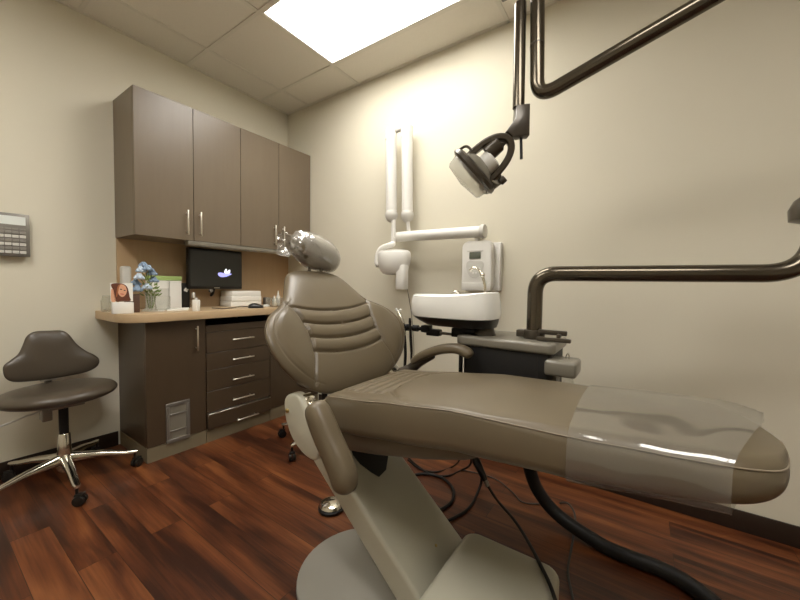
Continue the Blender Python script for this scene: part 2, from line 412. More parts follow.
for za, zb_, hz in ((.621, .763, .700), (.503, .618, .556), (.355, .500, .409), (.206, .352, .261)):
    dr = MB().box((BD-.02, DY0+.002, za), (BD, DY1-.002, zb_), .0015, 1).build('drawer', 'cabl', t)
    pull((BD, -.835, hz), (BD, -.667, hz), dr)
dr = MB().box((BD-.02, DY0+.002, .094), (BD+.016, DY1-.002, .196), .0015, 1).build('drawer', 'cabl', t)
pull((BD+.016, -.812, .108), (BD+.016, -.640, .108), dr)
MB().box((BD-.02, DY0+.01, .196), (BD+.016, DY1-.006, .2005), .001, 1).build('edge_strip', 'nickel', dr)
t = thing('base_cabinet', 'plain brown base cabinet in the room corner behind the dental chair', 'cabinet', (.2, -.255, 0), 'base cabinets under the counter')
base_box(t, -.510, -.003)
d = MB().box((BD-.020, -.5085, .094), (BD, -.005, CB-.004), .0015, 1).build('door', 'cabl', t)
pull((BD, -.10, .652), (BD, -.10, .818), d)
# things shoved in the open slot
tag(MB().box((.12, -.97, .767), (.40, -.62, .790), .004).build('keyboard', 'blackg'), 'black keyboard lying in the open slot above the drawers', 'keyboard')

# ------------------------------------------------------------------ things on the counter
def cpt(u, v, z=CT):                            # a spot on the counter, kept back from its front edge
    p = at(u, v, 2, z)
    if p.x > .455: p = at(u, v, 0, .455); p.z = z
    return p
# photo card in its white holder
c0 = at(111.5, 310, 0, .37); c1 = at(134.5, 310, 0, .39); c0.z = c1.z = CT; ax = (c1-c0); W_ = ax.length; ax.normalize(); nrm = Vector((ax.y, -ax.x, 0)); 
if nrm.x < 0: nrm = -nrm
fm = Matrix((ax, Vector((0, 0, 1)), ax.cross(Vector((0, 0, 1))))).transposed().to_4x4(); fm.translation = c0; fm = fm @ Matrix.Scale(.95, 4); W_ /= .95
# local: x along the card, y up, z towards the room (ax x up)
sgn = 1 if ax.cross(Vector((0, 0, 1))).x > 0 else -1
assert sgn == 1
t = thing('photo_display', 'small white stand holding a portrait card of a red-haired woman', 'photo display', (c0+c1)/2)
hb = MB().box((.003, .0005, -.052), (W_-.003, .070, 0), .003, 2, fm).build('holder', 'white', t)
card = MB().box((-.002, .0755, -.030), (W_*.97, .190, -.026), .0008, 1, fm).build('card', 'paper', t)
def disc(b_, cx, cy, rx, ry, z, h=.0006, rot=0, n=28):
    o_ = []
    for k in range(n):
        a = 2*PI*k/n; x, y = rx*math.cos(a), ry*math.sin(a); o_.append((cx+x*math.cos(rot)-y*math.sin(rot), cy+x*math.sin(rot)+y*math.cos(rot)))
    return b_.prism(o_, h, fm @ Matrix.Translation((0, 0, z)))
def shape(b_, pts, z, h=.0006): return b_.prism(resample([(x*W_, .0755+y*.1145) for x, y in pts], 48), h, fm @ Matrix.Translation((0, 0, z)))
Z0 = -.0259
hr = shape(MB(), [(.02, .93), (.2, .99), (.5, .97), (.7, .82), (.78, .55), (.82, .25), (.86, .03), (.5, .02), (.2, .02), (.14, .3), (.12, .6), (.05, .75)], Z0).build('printed_hair', 'hair', card)
shape(MB(), [(.02, .62), (.10, .66), (.17, .3), (.22, .03), (.02, .03)], Z0).build('printed_arm', 'skin', card)
shape(MB(), [(.28, .7), (.34, .88), (.5, .92), (.64, .82), (.70, .58), (.64, .36), (.52, .25), (.42, .28), (.33, .42)], Z0+.0007).build('printed_face', 'skin', card)
shape(MB(), [(.26, .6), (.30, .82), (.42, .93), (.36, .75), (.32, .5), (.26, .25), (.22, .3)], Z0+.0014).build('printed_lock', 'hairlit', card)
e_ = MB(); disc(e_, W_*.44, .0755+.1145*.66, W_*.05, .0035, Z0+.0014, rot=-.3); disc(e_, W_*.60, .0755+.1145*.60, W_*.045, .0033, Z0+.0014, rot=-.3); e_.build('printed_eyes', 'eye', card)
disc(MB(), W_*.49, .0755+.1145*.40, W_*.085, .0032, Z0+.0014, rot=-.25).build('printed_lips', 'lips', card)
fb = fm
t = tag(MB().box((W_*.62, .0005, -.098), (W_*1.33, .118, -.066), .003, 2, fm).build('brown_box', 'brown'), 'small dark brown box standing right behind the portrait card stand', 'box')
# white dispenser behind
p = at(126, 300, 0, .10)
t = thing('pump_dispenser', 'white rounded dispenser standing behind the portrait card', 'dispenser', p)
p = Vector((p.x, p.y, CT))
MB().prism(rrect(.075, .06, .02, 6), .15, Matrix.Translation((p.x, p.y, CT+.0005)), .008).build('body', 'white', t)
MB().prism(rrect(.062, .052, .018, 6), at(126, 266, 0, .12).z-CT-.151, Matrix.Translation((p.x, p.y, CT+.151)), .014, 3).build('cap', 'xgrey', t)
# clear jar at the very left
p = cpt(107, 311.5); p = Vector((max(p.x, .08), p.y, CT))
b = MB().lathe([(0, .0005), (.026, .0005), (.03, .01), (.03, .07), (.022, .085), (.022, .1), (.019, .1), (.019, .084), (.027, .068), (.027, .012), (0, .006)], Matrix.Translation(p))
tag(b.build('glass_jar', 'glass'), 'clear glass jar at the left end of the counter', 'jar')
# flowers in a glass vase
p = cpt(151, 311.5)
t = thing('flower_vase', 'glass vase of blue paper flowers beside the portrait card', 'vase', p)
b = MB().lathe([(0, .0005), (.034, .0005), (.036, .006), (.026, .05), (.030, .11), (.037, .125), (.034, .125), (.027, .109), (.023, .05), (.031, .012), (0, .008)], Matrix.Translation(p))
b.build('vase', 'glass', t)
lf = MB(); fl = []
FP = [(139, 277), (143.5, 265.5), (152, 273), (147, 287), (135.5, 283), (148, 268.5), (141, 270), (153.5, 280), (137, 289)]
for k in range(9):
    a = k*2.4; R = .018+.004*(k % 5); top = at(*FP[k], 0, p.x+.022*math.cos(a))
    lf.tube([p+Vector((math.cos(a)*.01, math.sin(a)*.01, .02)), p+Vector((math.cos(a)*R*.8, math.sin(a)*R*.8, .11)), top], .0022, 6, 5)
    for q in range(4):
        bq = p+Vector((math.cos(a+q)*R*1.3, math.sin(a+q)*R*1.3, .10+.022*q)); dd = Vector((math.cos(a+q*1.6), math.sin(a+q*1.6), .7)).normalized()
        mm = frame(bq, dd)
        lf.prism([(0, 0), (.006, .008), (.004, .022), (0, .032), (-.004, .022), (-.006, .008)], .0012, frame(bq, dd.orthogonal(), dd.cross(dd.orthogonal())))
    fl.append(top)
lf.build('stems', 'leaf', t)
for i, top in enumerate(fl):
    b = MB()
    for ly in range(3):
        for q in range(5):
            a = q*2*PI/5+ly*.6; r = .007+.006*ly
            b.ball(top+Vector((math.cos(a)*r, math.sin(a)*r, .010-.008*ly)), (.009+.002*ly, .009+.002*ly, .014-.002*ly), Matrix.Rotation(a, 3, 'Z').to_4x4(), 10)
    b.ball(top+Vector((0, 0, .006)), .009, None, 10)
    b.build('blossom', 'bluel' if i % 3 == 0 else 'blue', t)
# pale carton with green lid, clear block, black box
XB = .06
def ybox(name, u0, u1, vt, xf, dep, matn, label, cat, bev=.004, z0=CT+.0005):
    A = at(u0, 308, 0, xf); B = at(u1, 308, 0, xf); T = at((u0+u1)/2, vt, 0, xf)
    return (min(A.y, B.y), max(A.y, B.y), T.z, xf)
y0, y1, zt, xf = ybox('', 152, 182, 276, .13, .1, '', '', '')
t = thing('carton', 'pale carton with a green lid between the flowers and black box', 'box', (xf-.05, (y0+y1)/2, CT))
MB().box((xf-.11, y0, CT+.0005), (xf, y1, zt-.032), .004).build('body', 'paper', t)
MB().box((xf-.112, y0-.002, zt-.0315), (xf+.002, y1+.002, zt), .004).build('lid', 'green', t)
MB().box((xf+.0005, y0+.03, CT+.09), (xf+.0015, y1-.03, CT+.145)).build('label_panel', 'xgrey', t)
y0, y1, zt, xf = ybox('', 182.8, 190, 283, .13, .1, '', '', '')
t = thing('black_box', 'upright black box with a white four-petal mark left of the monitor', 'box', (xf-.05, (y0+y1)/2, CT))
MB().box((xf-.1, y0+.002, CT+.0005), (xf, y1, zt), .003).build('body', 'blackg', t)
b = MB(); yc = (y0+y1)/2; zc = zt-.05
for k in range(4):
    a = k*PI/2+.3; b.ball((xf+.0005, yc+.009*math.cos(a), zc+.009*math.sin(a)), (.001, .008, .008), None, 12)
b.build('emblem', 'white', t)
y0, y1, zt, xf = ybox('', 170, 181, 281.5, .147, .1, '', '', '')
tag(MB().box((xf-.012, y0, CT+.0005), (xf, y1, zt), .002).build('booklet', 'white'), 'white booklet upright against the pale carton beside the black box', 'booklet')
p = cpt(163, 310.3)
b = MB().prism(rrect(.05, .085, .016, 6), .095, Matrix.Translation((p.x, p.y, CT+.0005)), .006)
tag(b.build('clear_canister', 'glass'), 'clear plastic canister in front of the pale carton', 'canister')
def sheet(pts, z, h, name, matn, label, cat):
    P = [cpt(u, v) for u, v in pts]; return tag(MB().prism([(q.x, q.y) for q in P], h, Matrix.Translation((0, 0, z)), 0).build(name, matn), label, cat)
sheet([(141, 311.5), (163, 311.5), (170, 308.5), (146, 308)][::-1], CT+.0004, .002, 'leaflet', 'xgrey', 'grey leaflet lying on the counter in front of the flower vase', 'leaflet')
sheet([(167, 311.2), (188, 310.3), (189, 308.8), (173, 309.3)][::-1], CT+.0004, .010, 'paper_stack', 'paper', 'low stack of white paper on the counter before the carton', 'paper')
# little white bottle box and clear bottle
p = cpt(196.3, 311)
t = thing('white_bottle', 'small white square bottle standing left of the monitor foot', 'bottle', p)
MB().prism(rrect(.036, .036, .006), .074, Matrix.Translation((p.x, p.y, CT+.0005)) @ Matrix.Rotation(.6, 4, 'Z'), .003).build('body', 'paper', t)
MB().cyl((p.x, p.y, CT+.0745), (p.x, p.y, CT+.088), .008, bev=.002).build('cap', 'xgrey', t)
b = MB().ball((p.x+.001+.018, p.y-.004+.018, CT+.05), .004, None, 8)
b.bm.free()
p = at(195, 309, 0, .16); p = Vector((.15, p.y-.005, CT))
t = thing('clear_bottle', 'clear bottle with pale cap behind the small white square bottle', 'bottle', p)
MB().lathe([(0, .0005), (.02, .0005), (.021, .004), (.021, .05), (.010, .066), (.010, .075), (0, .075)], Matrix.Translation(p)).build('body', 'glass', t)
MB().cyl(p+Vector((0, 0, .0755)), p+Vector((0, 0, .115)), .011, bev=.002).build('cap', 'xgrey', t)
# monitor
xm = .16; a0 = at(188, 246, 0, xm); a1 = at(242, 250, 0, xm); a2 = at(242.3, 289, 0, xm)
t = thing('monitor', 'black flat monitor with a lilac logo under the wall cabinets', 'monitor', (.09, (a0.y+a1.y)/2, CT))
ya, yb, za, zb_ = a0.y, a1.y, a2.z, a0.z-.006
body = MB().box((xm-.04, ya, za), (xm, yb, zb_), .005).build('housing', 'blackg', t)
sc = MB().box((xm+.0002, ya+.014, za+.022), (xm+.0012, yb-.014, zb_-.014)).build('screen', 'screen', t)
lg = at(225, 274, 0, xm)
def yz(pts, x, h, c): return MB().prism(resample([(c.y+a, c.z+b_) for a, b_ in pts], 48), h, Matrix(((0, 0, 1, x), (1, 0, 0, 0), (0, 1, 0, 0), (0, 0, 0, 1))))
yz([(-.055, .006), (-.03, .010), (.0, .003), (.025, .006), (.055, .002), (.03, -.012), (.0, -.023), (-.03, -.025), (-.052, -.014)], xm+.0012, .0006, lg).build('logo_swoosh', 'logo', sc)
lw = yz([(-.004, .008), (-.002, .03), (.010, .042), (.016, .024), (.012, .004)], xm+.0012, .0006, lg)
lw2 = yz([(.018, .004), (.021, .020), (.034, .036), (.042, .028), (.036, .008)], xm+.0012, .0006, lg)
me = bpy.data.meshes.new('t'); lw2.bm.to_mesh(me); lw2.bm.free(); lw.bm.from_mesh(me)
lw.build('logo_wings', 'logow', sc)
MB().box((xm+.0002, (ya+yb)/2-.022, za+.006), (xm+.001, (ya+yb)/2+.022, za+.012)).build('badge', 'nickel', t)
ym = (ya+yb)/2+.03
MB().box((.017, ym-.05, 1.10), (.026, ym+.05, 1.25), .003).build('wall_plate', 'blackg', t)
MB().tube([(.022, ym, 1.17), (.07, ym, 1.17), (.122, ym, 1.17)], .018).build('mount_arm', 'black', t)
MB().tube(crom([Vector(q) for q in ((.115, ym-.03, za+.02), (.10, ym-.03, za-.03), (.05, ym-.02, za-.05), (.03, ym+.02, za+.01))], 8), .01, 10).build('cable_loop', 'black', t)
MB().cyl((xm-.025, ym-.07, za-.016), (xm-.005, ym-.07, za-.010), .014, bev=.003).build('sensor', 'steel', t)
# white stacked cartons right of the monitor
yb0 = at(231, 306, 0, .2).y; yb1 = at(261.5, 304, 0, .2).y; zs = at(246, 291, 0, .2).z
n = 3; hh = (zs-CT-.001)/n
for k in range(n):
    lab = ['lowest white flat box of the stack right of the monitor', 'middle white flat box of the stack right of the monitor', 'topmost white flat box of the stack right of the monitor'][k]
    tag(MB().box((.03, yb0+.004*k, CT+.0006+hh*k), (.2+.002*((k*2) % 3), yb1-.003*k, CT+.0002+hh*(k+1)), .004).build('white_box', 'paper'), lab, 'box', 'white boxes right of the monitor')
# mouse, cable and white scrap
p = cpt(256, 308); t = thing('computer_mouse', 'black computer mouse lying before the white boxes', 'mouse', p)
mm = Matrix.Translation(p) @ Matrix.Rotation(1.2, 4, 'Z')
MB().pad([(-.055, -.02), (-.04, -.032), (0, -.034), (.04, -.03), (.055, 0), (.04, .03), (0, .034), (-.04, .032), (-.055, .02)], lambda a, q, r: .006+.03*math.sqrt(max(0, 1-r*r))*(1-.3*a/.055), lambda a, q, r: .001, lambda a, q, h: mm @ Vector((a, q, h)), 60, 10).build('shell', 'blackg', t)
pts = [cpt(248, 306.5, CT+.004), cpt(240, 306.5, CT+.004), cpt(231, 308, CT+.004), cpt(222, 308.5, CT+.004), cpt(212, 308, CT+.004)]
MB().tube(pts, .003, 8, 6).build('cable', 'black', t)
p = cpt(266, 306.5)
tag(MB().pad(rrect(.06, .05, .018), lambda a, q, r: .004+.014*math.sqrt(max(0, 1-r**2))+.003*noise.noise((a*60, q*60, 0)), lambda a, q, r: .0005, lambda a, q, h: p+Vector((a, q, h)), 50, 10).build('gauze_pad', 'paper'), 'crumpled white gauze pad right of the black mouse', 'gauze')
# glass bowl with little bottles
p = cpt(276, 306.5); p = Vector((p.x, p.y, CT))
p.x = max(p.x, .12)
tag(MB().lathe([(0, .0005), (.05, .0005), (.068, .015), (.078, .05), (.074, .075), (.070, .075), (.073, .05), (.063, .018), (.046, .006), (0, .006)], Matrix.Translation(p)).build('glass_bowl', 'glass'), 'round clear glass bowl on the counter beside the chair backrest', 'bowl')
for k, (dx, dy, h, lab) in enumerate(((-.012, .03, .125, 'tall clear bottle with white tip standing in the glass bowl'), (.02, -.03, .085, 'short clear bottle with white tip standing in the glass bowl'))):
    q = p+Vector((dx, dy, .0065)); t = thing('dropper_bottle', lab, 'bottle', q, 'bottles in the glass bowl')
    MB().lathe([(0, 0), (.014, 0), (.016, .005), (.016, h*.6), (.008, h*.72), (.007, h*.78), (0, h*.78)], Matrix.Translation(q), 18).build('body', 'xgrey', t)
    MB().cyl(q+Vector((0, 0, h*.785)), q+Vector((0, 0, h)), .007, .003, 12).build('tip', 'white', t)
q = cpt(268, 304.5); q.x = max(q.x, .1)
tag(MB().lathe([(0, .0005), (.028, .0005), (.03, .005), (.03, .06), (.027, .064), (0, .064)], Matrix.Translation((q.x-.02, q.y+.0, CT))).build('tin_can', 'steel'), 'small metal can between the white boxes and glass bowl', 'can')

# ------------------------------------------------------------------ keypad panel on the left wall
kt = at(0, 213, 0, .04); kb = at(30, 257, 0, .04)
ky1 = at(30, 235, 0, .045).y; ky0 = ky1-.25; kz1 = at(28, 215, 0, .045).z; kz0 = at(28, 257, 0, .045).z
t = thing('wall_keypad', 'grey keypad with pale display on the left wall above the stool', 'keypad', (0, (ky0+ky1)/2, kz0))
b = MB().box((.0005, ky0+.004, kz0+.004), (.02, ky1-.004, kz1-.004), .003); b.build('back_box', 'dark', t)
MB().box((.0205, ky0, kz0), (.045, ky1, kz1), .004).build('faceplate', 'steel', t)
MB().box((.0452, ky0+.015, kz1-.062), (.047, ky1-.016, kz1-.016), .001, 1).build('display', 'lcdw', t)
for r_ in range(7):
    for c_ in range(8):
        w_ = (ky1-ky0-.03)/8; a = ky0+.015+w_*c_; z = kz1-.082-.0215*r_
        MB().box((.0452, a+.0015, z-.008), (.049 if r_ else .047, a+w_-.0015, z+.008 if r_ else z+.003), .0012, 1).build('key', 'keys' if (r_ % 2 or r_ == 0) else 'xgrey', t)

# ------------------------------------------------------------------ operator stool by the left wall
SC = Vector((.325, -1.698, 0))
def star_base(t, c, ang0, R, zh):
    hub = MB().lathe([(0, zh-.05), (.030, zh-.05), (.034, zh-.03), (.034, zh+.02), (.030, zh+.06), (.026, zh+.15), (.023, zh+.155), (0, zh+.155)], Matrix.Translation(c), 28).build('hub', 'chrome', t)
    for k in range(5):
        a = ang0+k*2*PI/5; d = Vector((math.cos(a), math.sin(a), 0)); w_ = Vector((-d.y, d.x, 0))
        rings = []
        for s_, hw, zc, hz in ((.024, .022, zh+.015, .030), (.08, .021, zh+.012, .022), (.16, .019, zh+.004, .016), (R-.05, .017, zh-.018, .012), (R-.01, .016, zh-.024, .011), (R+.012, .010, zh-.026, .008)):
            rings.append([c+d*s_+w_*(x*hw)+Vector((0, 0, zc+z*hz)) for x, z in ((1, -.6), (1, .2), (.75, .75), (.3, 1), (-.3, 1), (-.75, .75), (-1, .2), (-1, -.6), (-.5, -.9), (.5, -.9))])
        lg = MB().loft(rings).build('base_leg', 'chrome', t)
        pc = c+d*R; zt_ = zh-.036
        b_ = MB().cyl((pc.x, pc.y, .045), (pc.x, pc.y, zt_+.004), .007, seg=12)
        ca = a+.9; dd = Vector((math.cos(ca), math.sin(ca), 0)); ww = Vector((-dd.y, dd.x, 0)); cw = Vector((pc.x, pc.y, .0262))+dd*.012
        for s_ in (-1, 1): b_.cyl(cw+ww*(.004*s_), cw+ww*(.020*s_), .0258, seg=24, bev=.003)
        b_.box((-.018, -.016, -.004), (.018, .016, .010), .004, 2, Matrix.Translation(cw+Vector((0, 0, .024))) @ Matrix.Rotation(ca, 4, 'Z'))
        b_.build('caster', 'blackg', lg)
    return hub
t = thing('operator_stool', 'dark brown stool with low winged backrest by the left wall', 'stool', SC)
star_base(t, SC, -.06, .305, .122)
MB().cyl(SC+Vector((0, 0, .27)), SC+Vector((0, 0, .435)), .020, seg=20).build('gas_lift', 'black', t)
b = MB().box((-.09, -.07, .435), (.09, .07, .455), .006, 2, Matrix.Translation(SC))
b.box((-.05, -.085, .365), (.02, -.045, .437), .006, 2, Matrix.Translation(SC)).build('tilt_mechanism', 'steel', t)
sy0 = at(-9, 398, 0, .33).y; sy1 = at(117.5, 381, 0, .33).y; syc = (sy0+sy1)/2; shw = (sy1-sy0)/2
out = [(math.cos(k*2*PI/24)*.212, math.sin(k*2*PI/24)*shw) for k in range(24)]
zs_ = .492
MB().pad(out, lambda p, q, r: .046*(1-r**4)**.5+.034-.012*(1-r*r)**2, lambda p, q, r: -.046*(1-r**4)**.5+.034, lambda p, q, h: Vector((SC.x-.02+p, syc+q, zs_+h-.03)), 120, 30).build('seat', 'dvinyl', t)
XBK = .155
pl = [(1, 370), (2, 364), (9, 359), (17, 353), (22, 344), (26, 336), (34, 331.5), (48, 330.5), (61, 330.3), (68, 334), (75, 343), (84, 350), (92, 354), (95.5, 358.5), (93, 365), (82, 371), (60, 376), (36, 379.5), (14, 380.5), (4, 377)]
ol = [(at(u, v, 0, XBK).y, at(u, v, 0, XBK).z) for u, v in pl]
yc_ = sum(p for p, q in ol)/len(ol)
MB().pad(ol, lambda p, q, r: .030*(1-r**4)**.5, lambda p, q, r: -.022*(1-r**4)**.5, lambda p, q, h: Vector((XBK+.02+h+1.1*(p-yc_)**2-.10*(q-.68), p, q)), 140, 26).build('backrest', 'dvinyl', t)
bz = min(q for p, q in ol)+.03
jb = at(49, 378, 0, XBK)
MB().tube(fillet([(SC.x-.06, jb.y, .445), (XBK-.035, jb.y, .440), (XBK-.022, jb.y, bz+.06)], .05), .016, 14).build('backrest_post', 'steel', t)
MB().box((XBK-.03, jb.y-.035, bz-.045), (XBK+.012, jb.y+.03, bz+.005), .004).build('backrest_clamp', 'xgrey', t)
MB().tube([SC+Vector((.0, -.06, .43)), SC+Vector((.03, -.16, .415)), SC+Vector((.05, -.30, .385))], .005, 10).build('height_lever', 'xgrey', t)

# ------------------------------------------------------------------ dental chair
YC = -1.13
ch = thing('dental_chair', 'taupe vinyl dental patient chair on a cream lift base', 'dental chair', (2.45, YC, 0))
def lerp_tab(tab, x):
    if x <= tab[0][0]: return tab[0][1]
    for (a, va), (b_, vb) in zip(tab, tab[1:]):
        if x <= b_: 
            t_ = (x-a)/(b_-a); t_ = t_*t_*(3-2*t_)*.4+t_*.6; return va+(vb-va)*t_
    return tab[-1][1]
TOPT = [(1.96, .728), (2.1, .738), (2.3, .760), (2.48, .778), (2.74, .785), (2.9, .794), (3.06, .803), (3.15, .800)]
BOTT = [(1.96, .60), (2.1, .607), (2.3, .632), (2.5, .660), (2.74, .676), (2.9, .694), (3.03, .712), (3.15, .716)]
CROWN = [(1.96, .0), (2.15, .012), (2.45, .030), (2.7, .026), (2.9, .020), (3.1, .012)]
XT = 3.130
def halfw(x):
    w = .235 if x < 2.7 else .235-.012*(x-2.7)/.4
    if x > 2.97: w *= (max(0, 1-((x-2.97)/(XT-2.97))**2.4))**(1/2.4)
    if x < 2.02: w -= .03*((2.02-x)/.06)**2
    return max(w, .004)
def gv(d, w): return math.exp(-(d/w)**2)
def seat_groove(x, y):
    g = 0; a = abs(y)
    xs = 2.20+.14*max(0, (a-.12)/.115)**1.4      # curved seam closing the ribbed panel
    if a > .08: g += .007*gv(x-(xs), .008)
    if x < 2.21:
        k = max(0, min(1, (.17-a)/.03))
        for xx in (2.03, 2.07, 2.11, 2.15, 2.19): g += .006*k*gv(x-xx, .007)
        g += .005*gv(a-.165, .007)
    return g
def seat_ring(x, infl=0, groove=True, low=0):
    w = halfw(x)+infl; zt_ = lerp_tab(TOPT, x)+infl; zb_ = lerp_tab(BOTT, x)-infl-low; cr = lerp_tab(CROWN, x)
    if x > 2.98: 
        k = ((x-2.98)/(XT-2.98))**2; zt_ -= .014*k; zb_ += .014*k; cr *= 1-k
    if x < 2.02: k = ((2.02-x)/.06)**2; zt_ -= .035*k; zb_ += .01*k
    pts = []; rt, rb = min(.020+.026*max(0, min(1, (x-2.55)/.25)), w*.45), min(.034, w*.45); n = 56
    for k in range(n+1):                        # top, far to near
        y = (w-rt)*(1-2*k/n); s = y/max(w, 1e-6)
        z = zt_+cr*(1-s*s)*1.0
        if groove: z -= seat_groove(x, y)
        pts.append((x, YC+y, z))
    zc = zt_+cr*(1-((w-rt)/w)**2)-rt
    for k in range(1, 7): a = PI/2*k/7; pts.append((x, YC-(w-rt)-rt*math.sin(a), zc+rt*math.cos(a)))
    for k in range(7): a = PI/2*k/6; pts.append((x, YC-(w-rb)-rb*math.cos(a), zb_+rb-rb*math.sin(a)))
    for k in range(6, -1, -1): a = PI/2*k/6; pts.append((x, YC+(w-rb)+rb*math.cos(a), zb_+rb-rb*math.sin(a)))
    for k in range(6, 0, -1): a = PI/2*k/7; pts.append((x, YC+(w-rt)+rt*math.sin(a), zc+rt*math.cos(a)))
    return [Vector(p) for p in pts]
xs = [1.96+.004*k for k in range(78)]; xs += [2.272+.02*k for k in range(34)]
x = 2.952
while x < XT-.0004: xs.append(x); x += max(.0004, (XT-x)*.09)
xs.append(XT)
seat = MB().loft([seat_ring(x) for x in xs]).build('seat', 'vinyl', ch)
def edge_pt(x, s): 
    r_ = seat_ring(x, 0, False); return r_[56+4] if s < 0 else r_[-4]
line = [edge_pt(x, -1)+Vector((0, -.001, .001)) for x in xs[4:]]+[edge_pt(x, 1)+Vector((0, .001, .001)) for x in xs[4:][::-1]]
MB().tube(line, .0018, 8).build('piping', 'piping', seat)
line2 = [p+Vector((0, -.0005 if p.y < YC else .0005, -.010)) for p in line]
MB().tube(line2, .0013, 6).build('piping', 'piping', seat)
# frame under the seat
rings = []
for x, zb_ in ((2.03, .552), (2.06, .543), (2.2, .566), (2.38, .606), (2.5, .640), (2.6, .662), (2.9, .688)):
    zt_ = lerp_tab(BOTT, x)+.012; w = .215 if x < 2.55 else .12
    rings.append([Vector((x, YC+s*w, z)) for s, z in ((1, zt_), (-1, zt_), (-1, zb_+.015), (-.95, zb_), (.95, zb_), (1, zb_+.015))])
MB().loft(rings).build('seat_frame', 'skirt', ch)
# backrest
BB = Vector((1.965, YC+.008, .711)); BU = Vector((-.31, 0, .45)).normalized(); BN = Vector((BU.z, 0, -BU.x))
half = [(.0, .0), (.11, .0), (.20, .014), (.29, .058), (.352, .12), (.383, .195), (.379, .255), (.338, .317), (.275, .362), (.232, .398), (.195, .462), (.158, .525), (.120, .553), (.06, .566), (0, .568)]
out = half[:-1]+[(-p, q) for p, q in half[::-1][:-1]]
out = [(p+.012*max(0, (q-.3))/.26, q) for p, q in out]
PB = [(0, .25), (.08, .232), (.15, .205), (.23, .193), (.30, .203), (.37, .228), (.385, .235)]
def bk_groove(p, q):
    g = 0; a = abs(p); pb = lerp_tab(PB, q)
    if q < .384: g += .009*gv(a-pb, .0055)
    if a < pb:
        for qq in (.330, .264, .202, .142): g += .009*gv(q-qq-.022*(a/.2)**2, .005)
    return g
def bk_puff(p, q):
    a = abs(p); pb = lerp_tab(PB, q); s = 0
    if q < .384 and a > pb: s += .010*max(0, math.sin(min(1, (a-pb)/.15)*PI))**1.1
    if a < pb:
        e = [.330, .264, .202, .142]
        for u_, l_ in zip(e, e[1:]):
            c_ = q-.022*(a/.2)**2
            if l_ < c_ < u_: s += .0065*math.sin((c_-l_)/(u_-l_)*PI)
    return s
def bk_wrap(p): a = max(0, abs(p)-.10); return .55*a*a
def bk_front(p, q, r): return -(.0022*gv(r-.92, .010) if abs(p) > .2 and q < .40 else 0)+(.030*(max(0, 1-r**7))**.5)-bk_groove(p, q)*min(1, (1-r)/.05)+bk_puff(p, q)*min(1, (1-r)/.15)+bk_wrap(p)-.30*(q-.28)**2
def bk_back(p, q, r): return -.045*(max(0, 1-r**5))**.5+bk_wrap(p)-.30*(q-.28)**2
MB().pad(out, bk_front, bk_back, lambda p, q, h: BB+Vector((0, p, 0))+BU*q+BN*h, 320, 90, (0, .26)).build('backrest', 'vinyl', ch, ang=80)
# head rest
hc = BB+BU*.655+BN*.01+Vector((0, .062, 0)); hy = .122; HT = -.19
def head_ring(y, infl):
    s = math.sqrt(max(0.0, 1-(abs(y)/(hy+infl))**2.6)); a_, b_ = (.083+infl)*s**.8+.0005, (.072+infl)*s**.8+.0005
    return [hc+Vector((0, y, HT*y))+BU*(a_*math.cos(2*PI*k/36))+BN*(b_*math.sin(2*PI*k/36)+.02*math.cos(2*PI*k/36)*0) for k in range(36)]
ys = [math.sin(PI/2*(-1+2*k/26)) for k in range(27)]
hd = MB().loft([head_ring(hy*.999*y, 0) for y in ys]).build('headrest', 'vinyl', ch)
b = MB()
for s in (-.035, .035): b.tube([BB+BU*.52+Vector((0, s+.01, 0))-BN*.02, hc-BU*.03+Vector((0, s, 0))-BN*.02], .009, 12)
b.build('headrest_post', 'chrome', ch)
# side brackets and arm rests
def bracket(sy):
    y = YC+sy*.275
    if sy < 0: pts = [(283.5, 404), (285, 398), (292, 394), (300, 394), (306, 400), (312, 412), (322, 430), (335, 452), (322, 449), (310, 444), (296, 436), (288, 424)]
    ol_ = [(1.852, .685), (1.862, .712), (1.89, .727), (1.92, .727), (1.945, .71), (1.97, .665), (2.01, .61), (2.035, .565), (2.015, .527), (1.96, .53), (1.90, .567), (1.863, .625)]
    mm_ = Matrix(((1, 0, 0, 0), (0, 0, 1, y-.022), (0, 1, 0, 0), (0, 0, 0, 1)))
    k_ = MB().prism(resample(ol_, 60), .044, mm_, .010, 3).build('side_bracket', 'cream', ch)
    MB().cyl((1.875, y+sy*.0215, .665), (1.875, y+sy*.027, .665), .008, bev=.002).build('bolt', 'brass', k_)
    MB().cyl((1.925, y-.018*sy-.02, .695), (1.925, y-.018*sy+.02, .695), .030, bev=.003).build('pivot_disc', 'chrome', k_)
    return y
bracket(-1)
y2 = bracket(1)
def arm_pad(pts, hw, ht, parent, sy):                 # upholstered arm pad swept along a curve in a plane of constant y
    P = crom([Vector(p) for p in pts], 8); n = len(P); rings = []
    for i, p in enumerate(P):
        d = (P[min(i+1, n-1)]-P[max(i-1, 0)]).normalized(); up_ = Vector((0, 1, 0)).cross(d); t_ = i/(n-1)
        e = (1-abs(2*t_-1)**7)**.5 if 0 < t_ < 1 else .02
        e = max(e, .05)
        rings.append([p+Vector((0, 1, 0))*(hw*e*abs(math.cos(a))**.75*(1 if math.cos(a) > 0 else -1))+up_*(ht*e*abs(math.sin(a))**.75*(1 if math.sin(a) > 0 else -1)) for a in [2*PI*k/28 for k in range(28)]])
    return MB().loft(rings).build('armrest', 'vinyl', parent)
ya_ = YC-.335
ar = [at(u, v, 1, ya_) for u, v in ((313.5, 402), (320, 418), (329, 440), (338, 460), (344, 477), (345, 492))]
a1_ = arm_pad(ar, .038, .038, ch, -1)
MB().cyl((1.945, YC-.255, .69), (ar[1].x-.0, ya_+.02, ar[1].z), .014).build('armrest_pivot', 'chrome', a1_)
yf_ = YC+.335
